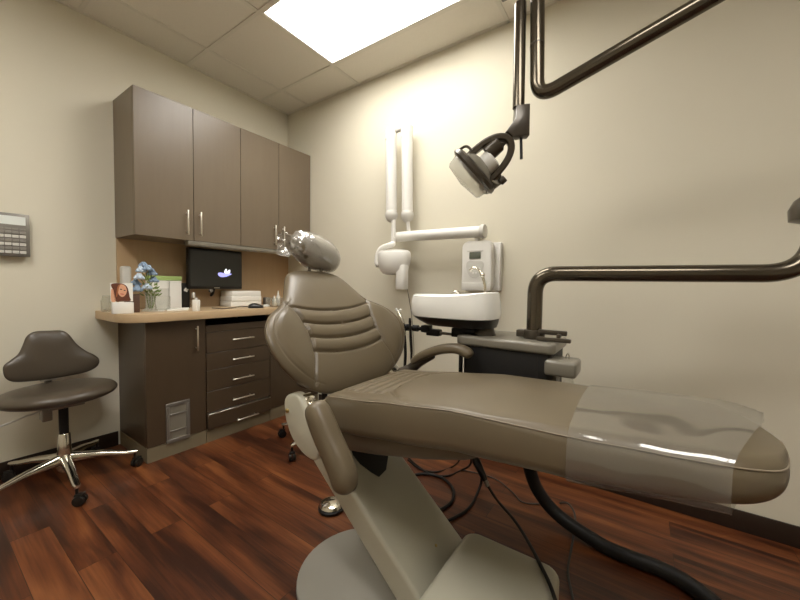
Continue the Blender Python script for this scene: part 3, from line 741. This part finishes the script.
ar = [at(u, v, 1, yf_) for u, v in ((412, 363), (424, 355), (440, 349.5), (456, 348.5), (466, 352), (471, 357))]
a2_ = arm_pad(ar, .033, .022, ch, 1)
MB().tube([(1.945, yf_-.06, .685), (1.97, yf_, .70), (2.02, yf_, .742), (2.10, yf_, .785)], [.03, .028, .022, .012], 14, 5).build('armrest_support', 'dark', a2_)
b = MB().cyl((1.90, YC-.26, .655), (1.90, YC+.26, .655), .014, seg=16)
b.cyl((1.90, YC-.1, .66), (2.05, YC-.1, .66), .006, seg=10); b.cyl((1.90, YC+.1, .66), (2.05, YC+.1, .66), .006, seg=10)
b.build('hinge_rod', 'chrome', ch)
# lift link: broad slanting cover
LD = Vector((.470, 0, -.40)).normalized(); LN = Vector((-LD.z, 0, LD.x))
L0 = Vector((1.905, YC, .492))
lw_, lt, ll = .172, .10, .62
ol_ = [(0, -lw_), (ll, -lw_), (ll, lw_), (0, lw_)]
lm = Matrix((LD, Vector((0, 1, 0)), LN)).transposed().to_4x4(); lm.translation = L0-LN*lt
b = MB().box((-.01, -.156, 0), (ll, lw_, lt), .016, 4, lm)
lk = b.build('lift_link', 'cream', ch)
sc_ = at(436, 545.5, 1, YC); 
d_ = FW+RT*((436-400)/F)-UP*((545.5-300)/F); tt = ((L0-CAM).dot(LN))/d_.dot(LN); ps = CAM+d_*tt
MB().cyl(ps-LN*.001, ps+LN*.0025, .005, bev=.001).build('screw', 'brass', lk)
def onlink(u, v):
    d_ = FW+RT*((u-400)/F)-UP*((v-300)/F); return CAM+d_*(((L0-CAM).dot(LN))/d_.dot(LN))
hp = [onlink(u, v) for u, v in ((353, 455), (360, 464), (372, 473), (379, 477), (386, 470), (388, 457), (388, 447), (350, 447))]
inv = lm.inverted(); hl = [inv @ p for p in hp]
MB().prism([(p.x, p.y) for p in hl], .0012, lm @ Matrix.Translation((0, 0, lt))).build('opening_shade', 'slot', lk)  # flat dark plate: the shade inside the notch put in as colour
MB().box((1.93, YC-.12, .50), (2.10, YC+.12, .56), .01).build('link_head', 'skirt', ch)
# base housing and floor plate
bx = [(2.36, -.225), (2.385, .145), (2.43, .165), (2.655, .105), (2.705, .06), (2.73, -.05), (2.73, -.225)]
MB().prism(rrect(.325, .40, .05, 6, 2.535, YC-.06), .178, Matrix.Translation((0, 0, .0225)), .018, 4).build('base_housing', 'cream', ch)
ol_ = []
for k in range(25): a = math.radians(90+180*k/24); ol_.append((2.04+.235*math.cos(a), YC-.085+.24*math.sin(a)))
for k in range(9): a = math.radians(-90+90*k/8); ol_.append((2.71+.06*math.cos(a), YC-.265+.06*math.sin(a)))
for k in range(9): a = math.radians(0+90*k/8); ol_.append((2.71+.06*math.cos(a), YC+.095+.06*math.sin(a)))
MB().prism(ol_, .022, None, .006, 3).build('floor_plate', 'creamdk', ch)

# clear toe sleeve over the leg rest
rings = []
n = 34
for i in range(n+1):
    x = 2.752+(3.075-2.752)*i/n
    xx = min(x, 2.93); r_ = seat_ring(xx, .0045, False, .002)
    dz = lerp_tab(TOPT, x)-lerp_tab(TOPT, xx)
    k = max(0, (x-2.97)/.105)
    ring = []
    for p in r_:
        s = (p.y-YC)/.235; q = Vector((x, p.y, p.z+dz))
        ed = .0035*noise.noise((x*14, p.y*9, p.z*20+3))
        q.z += ed if p.z > .74 else ed*.4; q.y += .002*noise.noise((x*11, p.z*30, 5))*(1 if abs(s) > .9 else 0)
        q.x += -.058*k*max(0, -s)+.075*k*max(0, s)       # the open mouth hangs further out on the far side
        q.x += .028*k*(1 if p.z > .79 else 0)*(1-abs(s))
        k2 = max(0, (x-2.95)/.125)**1.3; s0 = (halfw(min(q.x, XT-.01))-.012)/.235; fl_ = max(0, min(1, (s-s0)/max(.08, .96-s0)))**1.2
        q.y += .010*k*max(0, s); q.z -= min(1.2, k2)*.15*fl_*(1 if p.z > .75 else .25); q.y += .015*k2*fl_
        ring.append(q)
    rings.append(ring)
tag(MB().loft(rings, cap=False).build('toe_sleeve', 'film'), 'clear plastic sleeve wrapped over the foot end of the dental chair', 'plastic cover')
# clear wrap on the head rest
rings = []
for i in range(44):
    t_ = i/43
    if t_ < .7:
        y = hy*1.02*(1-2*t_/.7*.93); base = head_ring(max(-hy*1.03, min(hy*1.03, y)), .007)
        ring = base
    else:
        k = (t_-.7)/.3; y = -hy*.88-.075*k; sc2 = .62-.25*math.sin(k*PI*.9)+.18*k
        base = head_ring(-hy*.60, .007); cen = hc+Vector((0, y, HT*y))-BU*.012*k
        ring = [cen+(p-hc-Vector((0, -hy*.60, -hy*.60*HT)))*sc2 for p in base]
    out_ = []
    for p in ring:
        amp = .003 if t_ < .5 else .003+.014*min(1, (t_-.5)/.35)
        nn = noise.noise_vector(p*22+Vector((3, 1, 0)))+.6*noise.noise_vector(p*60)
        out_.append(p+nn*amp)
    rings.append(out_)
rings[0] = [hc+Vector((0, hy*1.06, hy*1.06*HT))+(p-hc-Vector((0, hy*1.02, hy*1.02*HT)))*.3 for p in rings[0]]
tag(MB().loft(rings, cap=False).build('headrest_cover', 'wrap', ang=25), 'crinkled clear plastic cover pulled over the dental chair headrest', 'plastic cover')

# ------------------------------------------------------------------ x-ray unit on the back wall
def wy(u, v, y): return at(u, v, 1, y)
pa = wy(462, 243, -.10); pb = wy(494, 292, -.10)
t = thing('xray_unit', 'white wall-mounted dental x-ray unit with folded scissor arm', 'x-ray unit', ((pa.x+pb.x)/2, 0, pb.z))
x0, x1, z0, z1 = pa.x, pb.x-.02, pb.z, pa.z+.01
MB().box((x0-.0, -.04, z0+.005), (x1+.035, -.0005, z1-.01), .008).build('wall_plate', 'white', t)
mm = Matrix(((1, 0, 0, 0), (0, 0, -1, -.0405), (0, 1, 0, 0), (0, 0, 0, 1)))
cpn = MB().prism(rrect(x1-x0, z1-z0, .045, 8, (x0+x1)/2, (z0+z1)/2), .06, mm, .012, 3).build('control_panel', 'white', t)
fx = (x0+x1)/2; yf = -.1012
MB().box((fx-.046, yf-.002, z1-.115), (fx+.03, yf, z1-.072), .003).build('display', 'lcd', cpn)
MB().box((fx-.062, yf-.0015, z1-.070), (fx+.046, yf, z1-.062), .001, 1).build('trim_strip', 'xgrey', cpn)
b = MB(); mm2 = Matrix(((1, 0, 0, fx-.008), (0, 0, -1, yf), (0, 1, 0, z0+.135), (0, 0, 0, 1)))
b.prism(resample([(-.055, .05), (0, .06), (.055, .05), (.05, -.01), (.02, -.045), (-.02, -.045), (-.05, -.01)], 40), .003, mm2, .001, 1).build('button_pad', 'xgrey', cpn)
b = MB()
for k in range(6): a = PI*(k)/5; b.cyl((fx-.008+.032*math.cos(a), yf-.003, z0+.145-.028*math.sin(a)), (fx-.008+.032*math.cos(a), yf-.0055, z0+.145-.028*math.sin(a)), .006, seg=12)
b.build('buttons', 'white', cpn)
MB().box((x0+.004, -.104, z0+.006), (x1-.004, -.1005, z0+.055), .002).build('lower_cover', 'xgrey', cpn)
ja = wy(455+22, 235, -.085)
MB().cyl((ja.x, -.07, z1-.02), (ja.x, -.07, ja.z-.02), .016, bev=.003).build('arm_post', 'xgrey', t)
ya_x = -.09; l0 = wy(397, 237, ya_x); l1 = wy(482, 231.5, ya_x)
b = MB().tube([l0, l1], .036, 20); b.build('horizontal_arm', 'white', t)
MB().cyl(l1-Vector((.008, 0, 0)), l1+Vector((.022, 0, 0)), .044, bev=.006).build('arm_cap', 'xgrey', t)
MB().cyl(l1+Vector((-.06, .0, 0)), (l1.x-.06, -.001, l1.z), .02).build('wall_mount', 'white', t)
def scis(u, yy, vt, vb):
    a = wy(u, vt, yy); c = wy(u+.4, vb, yy)
    s_ = MB().tube([Vector((c.x, yy, c.z)), Vector((a.x, yy, a.z))], .040, 20).build('scissor_arm', 'white', t)
    MB().tube([Vector((a.x, yy, a.z-.065)), Vector((a.x, yy, a.z+.01))], .0425, 20).build('arm_sleeve', 'white', s_)
    MB().ball((c.x, yy, c.z), (.046, .046, .056)).build('knuckle', 'xgrey', s_)
    return Vector((a.x, yy, a.z)), Vector((c.x, yy, c.z))
A1, C1 = scis(391, -.125, 131, 215); A2, C2 = scis(407, -.085, 128, 215)
MB().tube(crom([A1+Vector((0, 0, -.02)), A1+Vector((.04, .01, .0)), A2+Vector((-.04, -.01, .0)), A2+Vector((0, 0, -.02))], 6), .02, 14).build('elbow_link', 'xgrey', t)
b = MB().tube([C2, Vector((C2.x+.02, ya_x, l0.z))], .014, 12); b.build('lower_post', 'white', t)
st = wy(393, 240, -.125)
MB().tube([C1+Vector((.02, 0, .0)), Vector((C1.x+.02, -.125, l0.z-.06))], .017, 14).build('drop_post', 'white', t)
# tube head
hcx = wy(394, 262, -.16)
MB().ball(hcx+Vector((0, 0, .074)), (.092, .058, .008)).build('hollow_cap', 'xgrey', t)
yk = MB().tube([(C1.x+.02, -.13, l0.z-.055), (hcx.x-.04, -.14, l0.z-.062), (hcx.x-.135, -.15, l0.z-.095), (hcx.x-.155, -.16, hcx.z-.0), (hcx.x-.135, -.16, hcx.z-.02)], .021, 12, 6).build('yoke', 'white', t)
hd2 = MB()
rings = []
for z, rx, ry in ((.075, .105, .068), (.073, .122, .085), (.06, .130, .092), (.0, .128, .092), (-.055, .112, .085), (-.085, .085, .065), (-.09, .06, .045)):
    rings.append([hcx+Vector((rx*math.cos(2*PI*k/36), ry*math.sin(2*PI*k/36), z)) for k in range(36)])
hd2.loft(rings); hd2 = hd2.build('tube_head', 'white', t)
MB().tube([hcx+Vector((.108*math.cos(2*PI*k/30), .072*math.sin(2*PI*k/30), .075)) for k in range(30)], .006, 8, closed=True).build('scale_ring', 'xgrey', hd2)
MB().prism(rrect(.075, .07, .018), .17, Matrix.Translation((hcx.x+.085, hcx.y-.02, hcx.z-.195)), .008).build('aiming_cone', 'white', hd2)
MB().cyl(hcx+Vector((-.16, 0, -.02)), hcx+Vector((-.10, 0, -.02)), .016, bev=.003).build('side_knob', 'xgrey', hd2)
cc = [Vector((hcx.x+.085, hcx.y+.02, hcx.z-.12)), Vector((hcx.x+.088, -.06, hcx.z-.35)), Vector((hcx.x+.09, -.02, hcx.z-.6)), Vector((hcx.x+.09, -.015, .55))]
MB().tube(cc, .003, 8, 8).build('cable', 'grey', t)

# ------------------------------------------------------------------ side utility unit with cuspidor
UY0, UY1 = -.755, -.455
t = thing('utility_unit', 'grey-topped dark utility unit beside the far side of the dental chair', 'dental unit', (2.41, -.6, .35))
ux0, ux1 = 2.185, 2.608
MB().prism(rrect(ux1-ux0, UY1-UY0, .035, 8, (ux0+ux1)/2, (UY0+UY1)/2), .044, Matrix.Translation((0, 0, .843)), .013, 4).build('top_shell', 'grey', t)
bd = MB().prism(rrect(ux1-ux0-.05, UY1-UY0-.03, .02, 6, (ux0+ux1)/2+.01, (UY0+UY1)/2), .4515, Matrix.Translation((0, 0, .391)), .004).build('body', 'black', t)
MB().box((2.542, UY0+.0135, .40), (2.5445, UY0+.016, .83)).build('panel_seam', 'slot', bd)
MB().box((ux0+.008, UY0+.03, .45), (ux0+.022, UY0+.05, .835), .003).build('support_strut', 'black', t)
MB().tube([(2.40, -.62, .41), (2.36, -.80, .44), (2.32, -.955, .56)], .035, 16, 8).build('mounting_arm', 'cream', t)
# holder bar for suction tips, clamped on the unit top
b = MB().box((2.125, -.67, .862), (2.21, -.63, .905), .004); b.box((2.19, -.69, .886), (2.26, -.61, .91), .004)
hb_ = b.build('holder_block', 'black', t)
MB().cyl((1.96, -.65, .872), (2.125, -.65, .872), .007).build('holder_rod', 'steel', t)
b = MB().box((1.985, -.672, .856), (2.055, -.628, .888), .004).box((1.955, -.675, .870), (1.998, -.625, .905), .004)
b.cyl((1.83, -.65, .884), (1.96, -.65, .884), .010); b.cyl((1.825, -.65, .884), (1.865, -.65, .884), .018); b.cyl((1.895, -.65, .884), (1.925, -.65, .884), .017)
b.build('holder_clamp', 'black', t)
h1 = at(398, 311, 1, -.66); h2 = at(404, 327, 1, -.66)
t2 = thing('suction_handpiece', 'white-tipped suction handpiece on the holder bar by the backrest', 'handpiece', (h2.x, h2.y, .60))
MB().tube([h1, h1.lerp(h2, .3), h2, (1.852, -.668, .84)], [.009, .012, .012, .010], 14).build('handle', 'chrome', t2)
MB().tube([h1+Vector((-.015, 0, .012)), h1+Vector((0, 0, -.005)), h1+Vector((.018, 0, .010))], .006, 10).build('tip', 'white', t2)
MB().tube([(1.852, -.668, .842), (1.86, -.668, .75), (1.86, -.66, .55), (1.95, -.64, .30), (2.2, -.60, .36), (2.24, -.6, .42)], .008, 10, 8).build('hose', 'black', t2)
h1 = at(409.8, 318, 1, -.68); h2 = at(411.5, 352, 1, -.68)
t2 = thing('air_syringe', 'slim black syringe handpiece hanging on the holder bar by the armrest', 'handpiece', (h2.x, h2.y, .6))
MB().tube([h1, h1.lerp(h2, .12), h1.lerp(h2, .2), h1.lerp(h2, .6), h2], [.005, .008, .006, .008, .007], 12).build('handle', 'blackg', t2)
MB().tube([h2, (h2.x+.005, -.68, .68), (h2.x+.03, -.66, .45), (2.05, -.63, .28), (2.22, -.6, .34), (2.26, -.6, .40)], .006, 10, 8).build('hose', 'black', t2)
# tray box and bottle on the right end
b = at(549, 366, 1, -.72); c = at(578, 366, 1, -.72)
MB().box((2.575, -.775, .768), (2.688, -.64, .828), .012, 3).build('side_tray', 'grey', t)
MB().tube([(2.64, -.70, .826), (2.642, -.70, .842), (2.648, -.70, .85), (2.652, -.70, .84), (2.652, -.70, .826)], .0025, 8, 4).build('hook', 'chrome', t)
MB().box((ux1-.05, -.70, .66), (ux1+.0, -.62, .775), .004).build('tray_bracket', 'grey', t)
q = Vector((2.640, -.70, .612))
t2 = tag(MB().lathe([(0, 0), (.036, 0), (.04, .006), (.04, .10), (.022, .128), (.020, .154), (0, .154)], Matrix.Translation(q)).build('water_bottle', 'glass', t), '', '') if False else MB().lathe([(0, 0), (.036, 0), (.04, .006), (.04, .10), (.030, .128), (.026, .154), (0, .154)], Matrix.Translation(q)).build('water_bottle', 'glass', t)
# cuspidor
t = thing('cuspidor', 'white cuspidor bowl with chrome faucet on the utility unit', 'cuspidor', (2.29, -.65, .887))
cx, cy = 2.142, -.66
def cr_ring(hx0, hx1, hy, z, dz=0):
    pts = []
    for k in range(64):
        a = 2*PI*k/64; c_, s_ = math.cos(a), math.sin(a); ex = .62
        px_ = (abs(c_)**ex)*(1 if c_ > 0 else -1); py_ = (abs(s_)**ex)*(1 if s_ > 0 else -1)
        x = px_*(hx1 if px_ > 0 else hx0); y = py_*hy
        zz = z+dz*(.010*(x/.2)+.010*(x/.2)**2+.002)
        pts.append(Vector((cx+x, cy+y, zz)))
    return pts
b = MB().loft([cr_ring(.195, .19, .125, .958), cr_ring(.206, .203, .137, .962), cr_ring(.214, .208, .143, .985), cr_ring(.213, .203, .142, 1.03, .5), cr_ring(.206, .195, .137, 1.058, 1), cr_ring(.198, .187, .130, 1.064, 1),
               cr_ring(.185, .172, .118, 1.058, 1), cr_ring(.165, .15, .098, 1.02, .5), cr_ring(.11, .10, .06, .995), cr_ring(.03, .03, .02, .988)])
bw = b.build('bowl', 'bowl', t)
MB().loft([cr_ring(.10, .17, .08, .917), cr_ring(.135, .193, .10, .921), cr_ring(.18, .198, .12, .942), cr_ring(.203, .199, .133, .9585)]).build('base', 'blackg', t)
MB().cyl((2.29, -.66, .887), (2.29, -.66, .92), .05, .042, bev=.003).build('stem', 'dark', t)
fp = [at(u, v, 1, -.60) for u, v in ((485, 293), (484.5, 284), (482, 275), (478, 269.5), (473.5, 268), (470, 270.5))]
MB().tube([Vector((fp[0].x, -.60, 1.02))]+fp, .0065, 12, 6).build('faucet', 'chrome', t)
fk = at(482.5, 275, 1, -.60); MB().ball(fk, .012).build('faucet_joint', 'chrome', t)
ck = at(459, 294, 1, -.57); MB().tube([(ck.x, -.57, 1.0), (ck.x, -.57, ck.z), (ck.x-.012, -.58, ck.z+.012), (ck.x-.02, -.59, ck.z)], .008, 12, 4).build('cup_filler', 'chrome', t)

# delivery arm: bent bronze tube swinging from the unit
t = thing('delivery_arm', 'bent dark bronze tube arm rising from the utility unit', 'support arm', (2.50, -.63, .888))
pts = [Vector((2.50, -.63, .90)), Vector((2.50, -.63, 1.166)), Vector((3.340, -.470, 1.168)), Vector((3.340, -.470, at(812, 209, 1, -.47).z+.02))]
pth = fillet(pts[:3], .085, 12); tail = fillet([pts[1], pts[2], pts[3]], .13, 14); pth = pth[:-1]+tail[1:]
MB().tube(pth, .0315, 24).build('tube', 'tube', t)
MB().cyl((2.50, -.63, .8875), (2.50, -.63, .925), .044, bev=.004).build('collar', 'dark', t)
b = MB().box((2.43, -.655, .892), (2.47, -.605, .922), .005)
b.build('clamp', 'dark', t)
lv_ = MB().box((2.525, -.665, .912), (2.635, -.645, .932), .004).box((2.525, -.70, .889), (2.655, -.675, .905), .004).box((2.60, -.69, .9), (2.615, -.65, .92), .003)
lv_.build('brake_lever', 'dark', t)
cz = at(812, 209, 1, -.47).z
MB().lathe([(.0, -.035), (.040, -.045), (.066, -.036), (.068, .0), (.056, .030), (.040, .045), (0, .035)], Matrix.Translation((3.340, -.47, cz)), 28).build('swivel_collar', 'dark', t)

# ------------------------------------------------------------------ operatory light hung from the ceiling
lp = lambda u, v, z=1.35: CAM+(FW+RT*((u-400)/F)-UP*((v-300)/F))*z
t = thing('operatory_light', 'bronze dental operatory light hanging from a bent tube arm', 'operatory light', lp(519, 100))
P0 = lp(520.5, 4); P1 = lp(518.5, 108)
P1 = Vector((P0.x, P0.y, P1.z)) if False else P1
MB().tube([P0, P1], .0225, 24).build('pole', 'tube', t)
MB().cyl(P0+Vector((0, 0, .0)), P0+Vector((0, 0, .07)), .010).build('swivel_pin', 'dark', t)
P2 = P0+Vector((0, 0, .065))
T0 = lp(537, -18, 1.33); T1 = lp(537, 99, 1.33); T2 = lp(722, -8, 1.04); T3 = lp(900, -120, .84)
T0 = Vector((T1.x-.012, T1.y, T0.z))
tb = MB().tube(fillet([T0+Vector((0, 0, .02)), T1+(T1-T0).normalized()*.0, T2, T3], .055, 14), .026, 24).build('arm_tube', 'tube', t)
ms = T0.lerp(T1, .55); MB().tube([ms, ms+Vector((0, 0, .004))], .0268, 24).build('tube_joint', 'dark', tb)
MB().box((P2.x-.08, P2.y-.02, P2.z-.015), (P2.x+.03, P2.y+.02, P2.z+.03), .006).build('knuckle', 'dark', t)
MB().tube([P2+Vector((0, 0, .015)), Vector((T0.x, T0.y, P2.z+.015))], .018, 14).build('cross_link', 'dark', t)
# ceiling mount at the far end of the tube
MB().tube([T3, Vector((T3.x, T3.y, H-.012))], .03, 20).build('ceiling_post', 'tube', t)
MB().cyl((T3.x, T3.y, H-.04), (T3.x, T3.y, H-.007), .09, bev=.006).build('ceiling_plate', 'dark', t)
# bracket under the pole
e1 = RT; e3 = UP; e2 = -FW
def lc(du, dv, dz=0, o=None): return lp(519, 120)+(RT*du-UP*dv)*(1.35/F)+e2*dz
bm_ = Matrix((RT, UP, e2)).transposed().to_4x4(); s_ = 1.35/F
bo = lp(500, 100); bm_.translation = bo-e2*.022
ol_ = [((u-500)*s_, -(v-100)*s_) for u, v in ((515, 107), (528.5, 106), (528, 137), (511, 139), (505, 133), (514, 121))]
MB().prism(ol_, .044, bm_, .006, 2).build('bracket', 'dark', t)
MB().cyl(lp(521, 136), lp(521.3, 159), .0055, seg=12).build('adjust_rod', 'black', t)
# lamp head frame: nz points out of the reflector (down-left), ex along the rim seen edge-on
nz = (RT*-.70-UP*.62-e2*.30).normalized(); ex = (RT*.66-UP*.75); ex = (ex-nz*ex.dot(nz)).normalized(); ey = nz.cross(ex)
hm = Matrix((ex, ey, nz)).transposed().to_4x4(); hm.translation = lp(472.5, 173)
R_ = .098
MB().lathe([(R_-.004, .002), (R_-.006, .012), (R_*.90, .040), (R_*.82, .050), (0, .060)], hm, 48).build('shield', 'lens', t)
MB().lathe([(R_-.02, -.024), (R_-.002, -.024), (R_+.010, -.016), (R_+.012, -.002), (R_+.002, .006), (R_-.012, .006), (R_-.02, -.024)], hm, 48).build('rim', 'dark', t)
MB().lathe([(R_-.018, -.020), (R_-.03, -.03), (R_*.5, -.050), (.032, -.055), (0, -.055)], hm, 40).build('reflector', 'grey', t)
MB().lathe([(.038, -.045), (.040, -.05), (.040, -.085), (.034, -.09), (.0, -.09)], hm @ Matrix.Translation((.015, 0, 0)), 30).build('lamp_housing', 'xgrey', t)
MB().lathe([(.030, -.085), (.031, -.09), (.031, -.135), (.024, -.142), (0, -.142)], hm @ Matrix.Translation((-.012, 0, 0)), 30).build('fan_cap', 'dark', t)
# hoop from rim to rim over the back
pts = []
for k in range(25):
    a = PI*k/24; pts.append(hm @ Vector((-.062*math.cos(a)+.006, 0, -.02-.150*math.sin(a)**.75)))
rings = []
for i, p in enumerate(pts):
    d = (pts[min(i+1, 24)]-pts[max(i-1, 0)]).normalized(); sd = d.cross(ey).normalized()
    rings.append([p+ey*(a*.020)+sd*(b_*.0125) for a, b_ in ((1, .5), (.7, 1), (-.7, 1), (-1, .5), (-1, -.5), (-.7, -1), (.7, -1), (1, -.5))])
MB().loft(rings).build('hoop', 'dark', t)
hk = hm @ Vector((0, 0, -.17))
MB().tube([lp(511, 132), lp(503, 142)], .013, 16).build('neck', 'dark', t)
MB().cyl(lp(503.5, 140), lp(498, 148), .016, bev=.003).build('neck_collar', 'dark', t)
MB().cyl(hm @ Vector((.078, 0.0, -.055)), hm @ Vector((.070, -.06, .0)), .030, bev=.006).build('side_cap', 'grey', t)
MB().cyl(hm @ Vector((.10, 0, -.05)), hm @ Vector((.10, 0, -.075)), .014, bev=.004).build('focus_knob', 'dark', t)
MB().tube(crom([hm @ Vector(q) for q in ((-.10, .0, -.015), (-.09, .01, -.045), (-.06, .02, -.05))], 6), .005, 8).build('latch', 'dark', t)

# ------------------------------------------------------------------ floor things
p = at(331.5, 503, 2, .03)
p = Vector((p.x, p.y, 0))
t = thing('foot_control', 'round chrome foot control on the floor beside the lift link', 'foot control', p)
MB().lathe([(0, .0005), (.062, .0005), (.064, .004), (.064, .014), (.058, .018), (0, .018)], Matrix.Translation(p), 36).build('rubber_base', 'black', t)
MB().lathe([(.056, .0182), (.058, .022), (.052, .034), (.035, .042), (0, .044)], Matrix.Translation(p), 36).build('dome', 'chrome', t)
def cable(name, pts, r, matn, label, cat, sm=10, seg=12): return tag(MB().tube(pts, r, seg, sm).build(name, matn), label, cat)
def fl(u, v, r=.006): return at(u, v, 2, r)
R_ = .030
vh = [Vector((2.49, -.52, .46)), Vector((2.495, -.50, .34)), at(550, 496, 1, -.49), at(566, 516, 1, -.50)]
vh = [Vector((2.45, -.56, .400)), Vector((2.47, -.545, .30)), Vector((2.51, -.52, .17)), Vector((2.60, -.50, .07))]+[Vector((fl(u, v, R_).x, fl(u, v, R_).y, R_+.001)) for u, v in ((600, 544), (628, 557), (660, 569), (694, 588), (735, 622))]
cable('vacuum_hose', vh, R_*.95, 'black', 'thick black vacuum hose running along the floor past the chair foot end', 'hose', 12, 18)
def fcab(px, r): return [Vector((fl(u, v, r).x, fl(u, v, r).y, r+.0005)) for u, v in px]
c_ = [Vector((2.26, -.62, .395))]+[at(u, v, 1, -.66) for u, v in ((478, 462), (483, 474))]
t = thing('power_cord', 'black cord with a grey connector hanging under the seat to the floor', 'cord', at(487, 484, 1, -.66))
ca_ = at(474, 456, 1, -.66); cb_ = at(485, 480, 1, -.66); cc_ = at(488, 486, 1, -.66)
MB().tube([Vector((ca_.x-.01, -.655, ca_.z+.10)), ca_, ca_.lerp(cb_, .2), ca_.lerp(cb_, .8), cb_], [.010, .012, .020, .016, .012], 14).build('plug', 'blackg', t)
MB().tube([cb_, cc_], .011, 14).build('connector', 'steel', t)
q_ = [cc_, at(497, 500, 1, -.68), at(515, 521, 1, -.80), at(530, 545, 1, -.93), at(541, 566, 2, .208), at(552, 590, 2, .207), at(562, 625, 2, .207)]
MB().tube(q_, .006, 12, 10).build('lead', 'black', t)
cable('floor_cord', fcab(((462, 470), (480, 474), (497, 480), (512, 492), (522, 502), (537, 504), (549, 503)), .004), .0038, 'cord', 'thin dark cord lying between the connector and the black hose', 'cord')
g_ = fcab(((573, 600), (571, 620)), .004)
gd = [Vector((2.60, -.475, .10)), at(573, 512, 1, -.545), at(575, 525, 1, -.60)]
cable('grey_cord', [fl(560, 503, .0045), at(568, 503.5, 2, .05), at(574, 512, 2, .068), at(575, 524, 2, .05)]+fcab(((572, 545), (568, 570), (571, 590), (578, 620)), .0045), .0045, 'cord', 'dark grey cord draped over the thick black hose to the floor', 'cord')
cable('loop_cable', [Vector((2.21, -.62, .40)), at(471, 462, 2, .12)]+fcab(((462, 470), (447, 476), (430, 474), (414, 463), (404, 452)), .006), .006, 'black', 'black cable looping low behind the lift link, nearest the seat', 'cable')
cable('loop_cable', [Vector((2.20, -.66, .42)), at(460, 458, 2, .14)]+fcab(((452, 467), (436, 472), (420, 469), (408, 460)), .005), .005, 'black', 'black cable with a tight loop behind the lift link', 'cable')
cable('loop_cable', [Vector((2.22, -.70, .40)), at(481, 474, 2, .10)]+fcab(((478, 492), (469, 508), (456, 517), (440, 524)), .007), .007, 'black', 'black cable curving from the connector down behind the lift link', 'cable')
cable('loop_cable', fcab(((404, 478), (422, 474), (440, 477), (452, 487), (453, 499), (444, 508), (428, 514)), .008), .008, 'black', 'thicker black cable curled on the floor against the lift link', 'cable')
# assistant stool behind the chair: its base shows beside the cabinet
S2 = Vector((1.07, -.50, 0))
t = thing('assistant_stool', 'stool half hidden behind the dental chair, one caster showing', 'stool', S2)
star_base(t, S2, math.radians(205), .31, .118)
MB().cyl(S2+Vector((0, 0, .27)), S2+Vector((0, 0, .40)), .020, seg=20).build('gas_lift', 'black', t)
MB().pad([(math.cos(k*2*PI/24)*.19, math.sin(k*2*PI/24)*.19) for k in range(24)], lambda p, q, r: .034*(1-r**5)**.5+.034, lambda p, q, r: .034-.034*(1-r**6)**.5, lambda p, q, h: Vector((S2.x+p, S2.y+q, .398+h)), 80, 20).build('seat', 'dvinyl', t)

# ------------------------------------------------------------------ world and view
w = bpy.data.worlds.new('world'); scene.world = w; w.use_nodes = True
w.node_tree.nodes['Background'].inputs[0].default_value = (1, .95, .85, 1); w.node_tree.nodes['Background'].inputs[1].default_value = .05
scene.view_settings.view_transform = 'Standard'; scene.view_settings.look = 'None'; scene.view_settings.exposure = 0.0; scene.view_settings.gamma = 1
scene.view_settings.use_curve_mapping = False
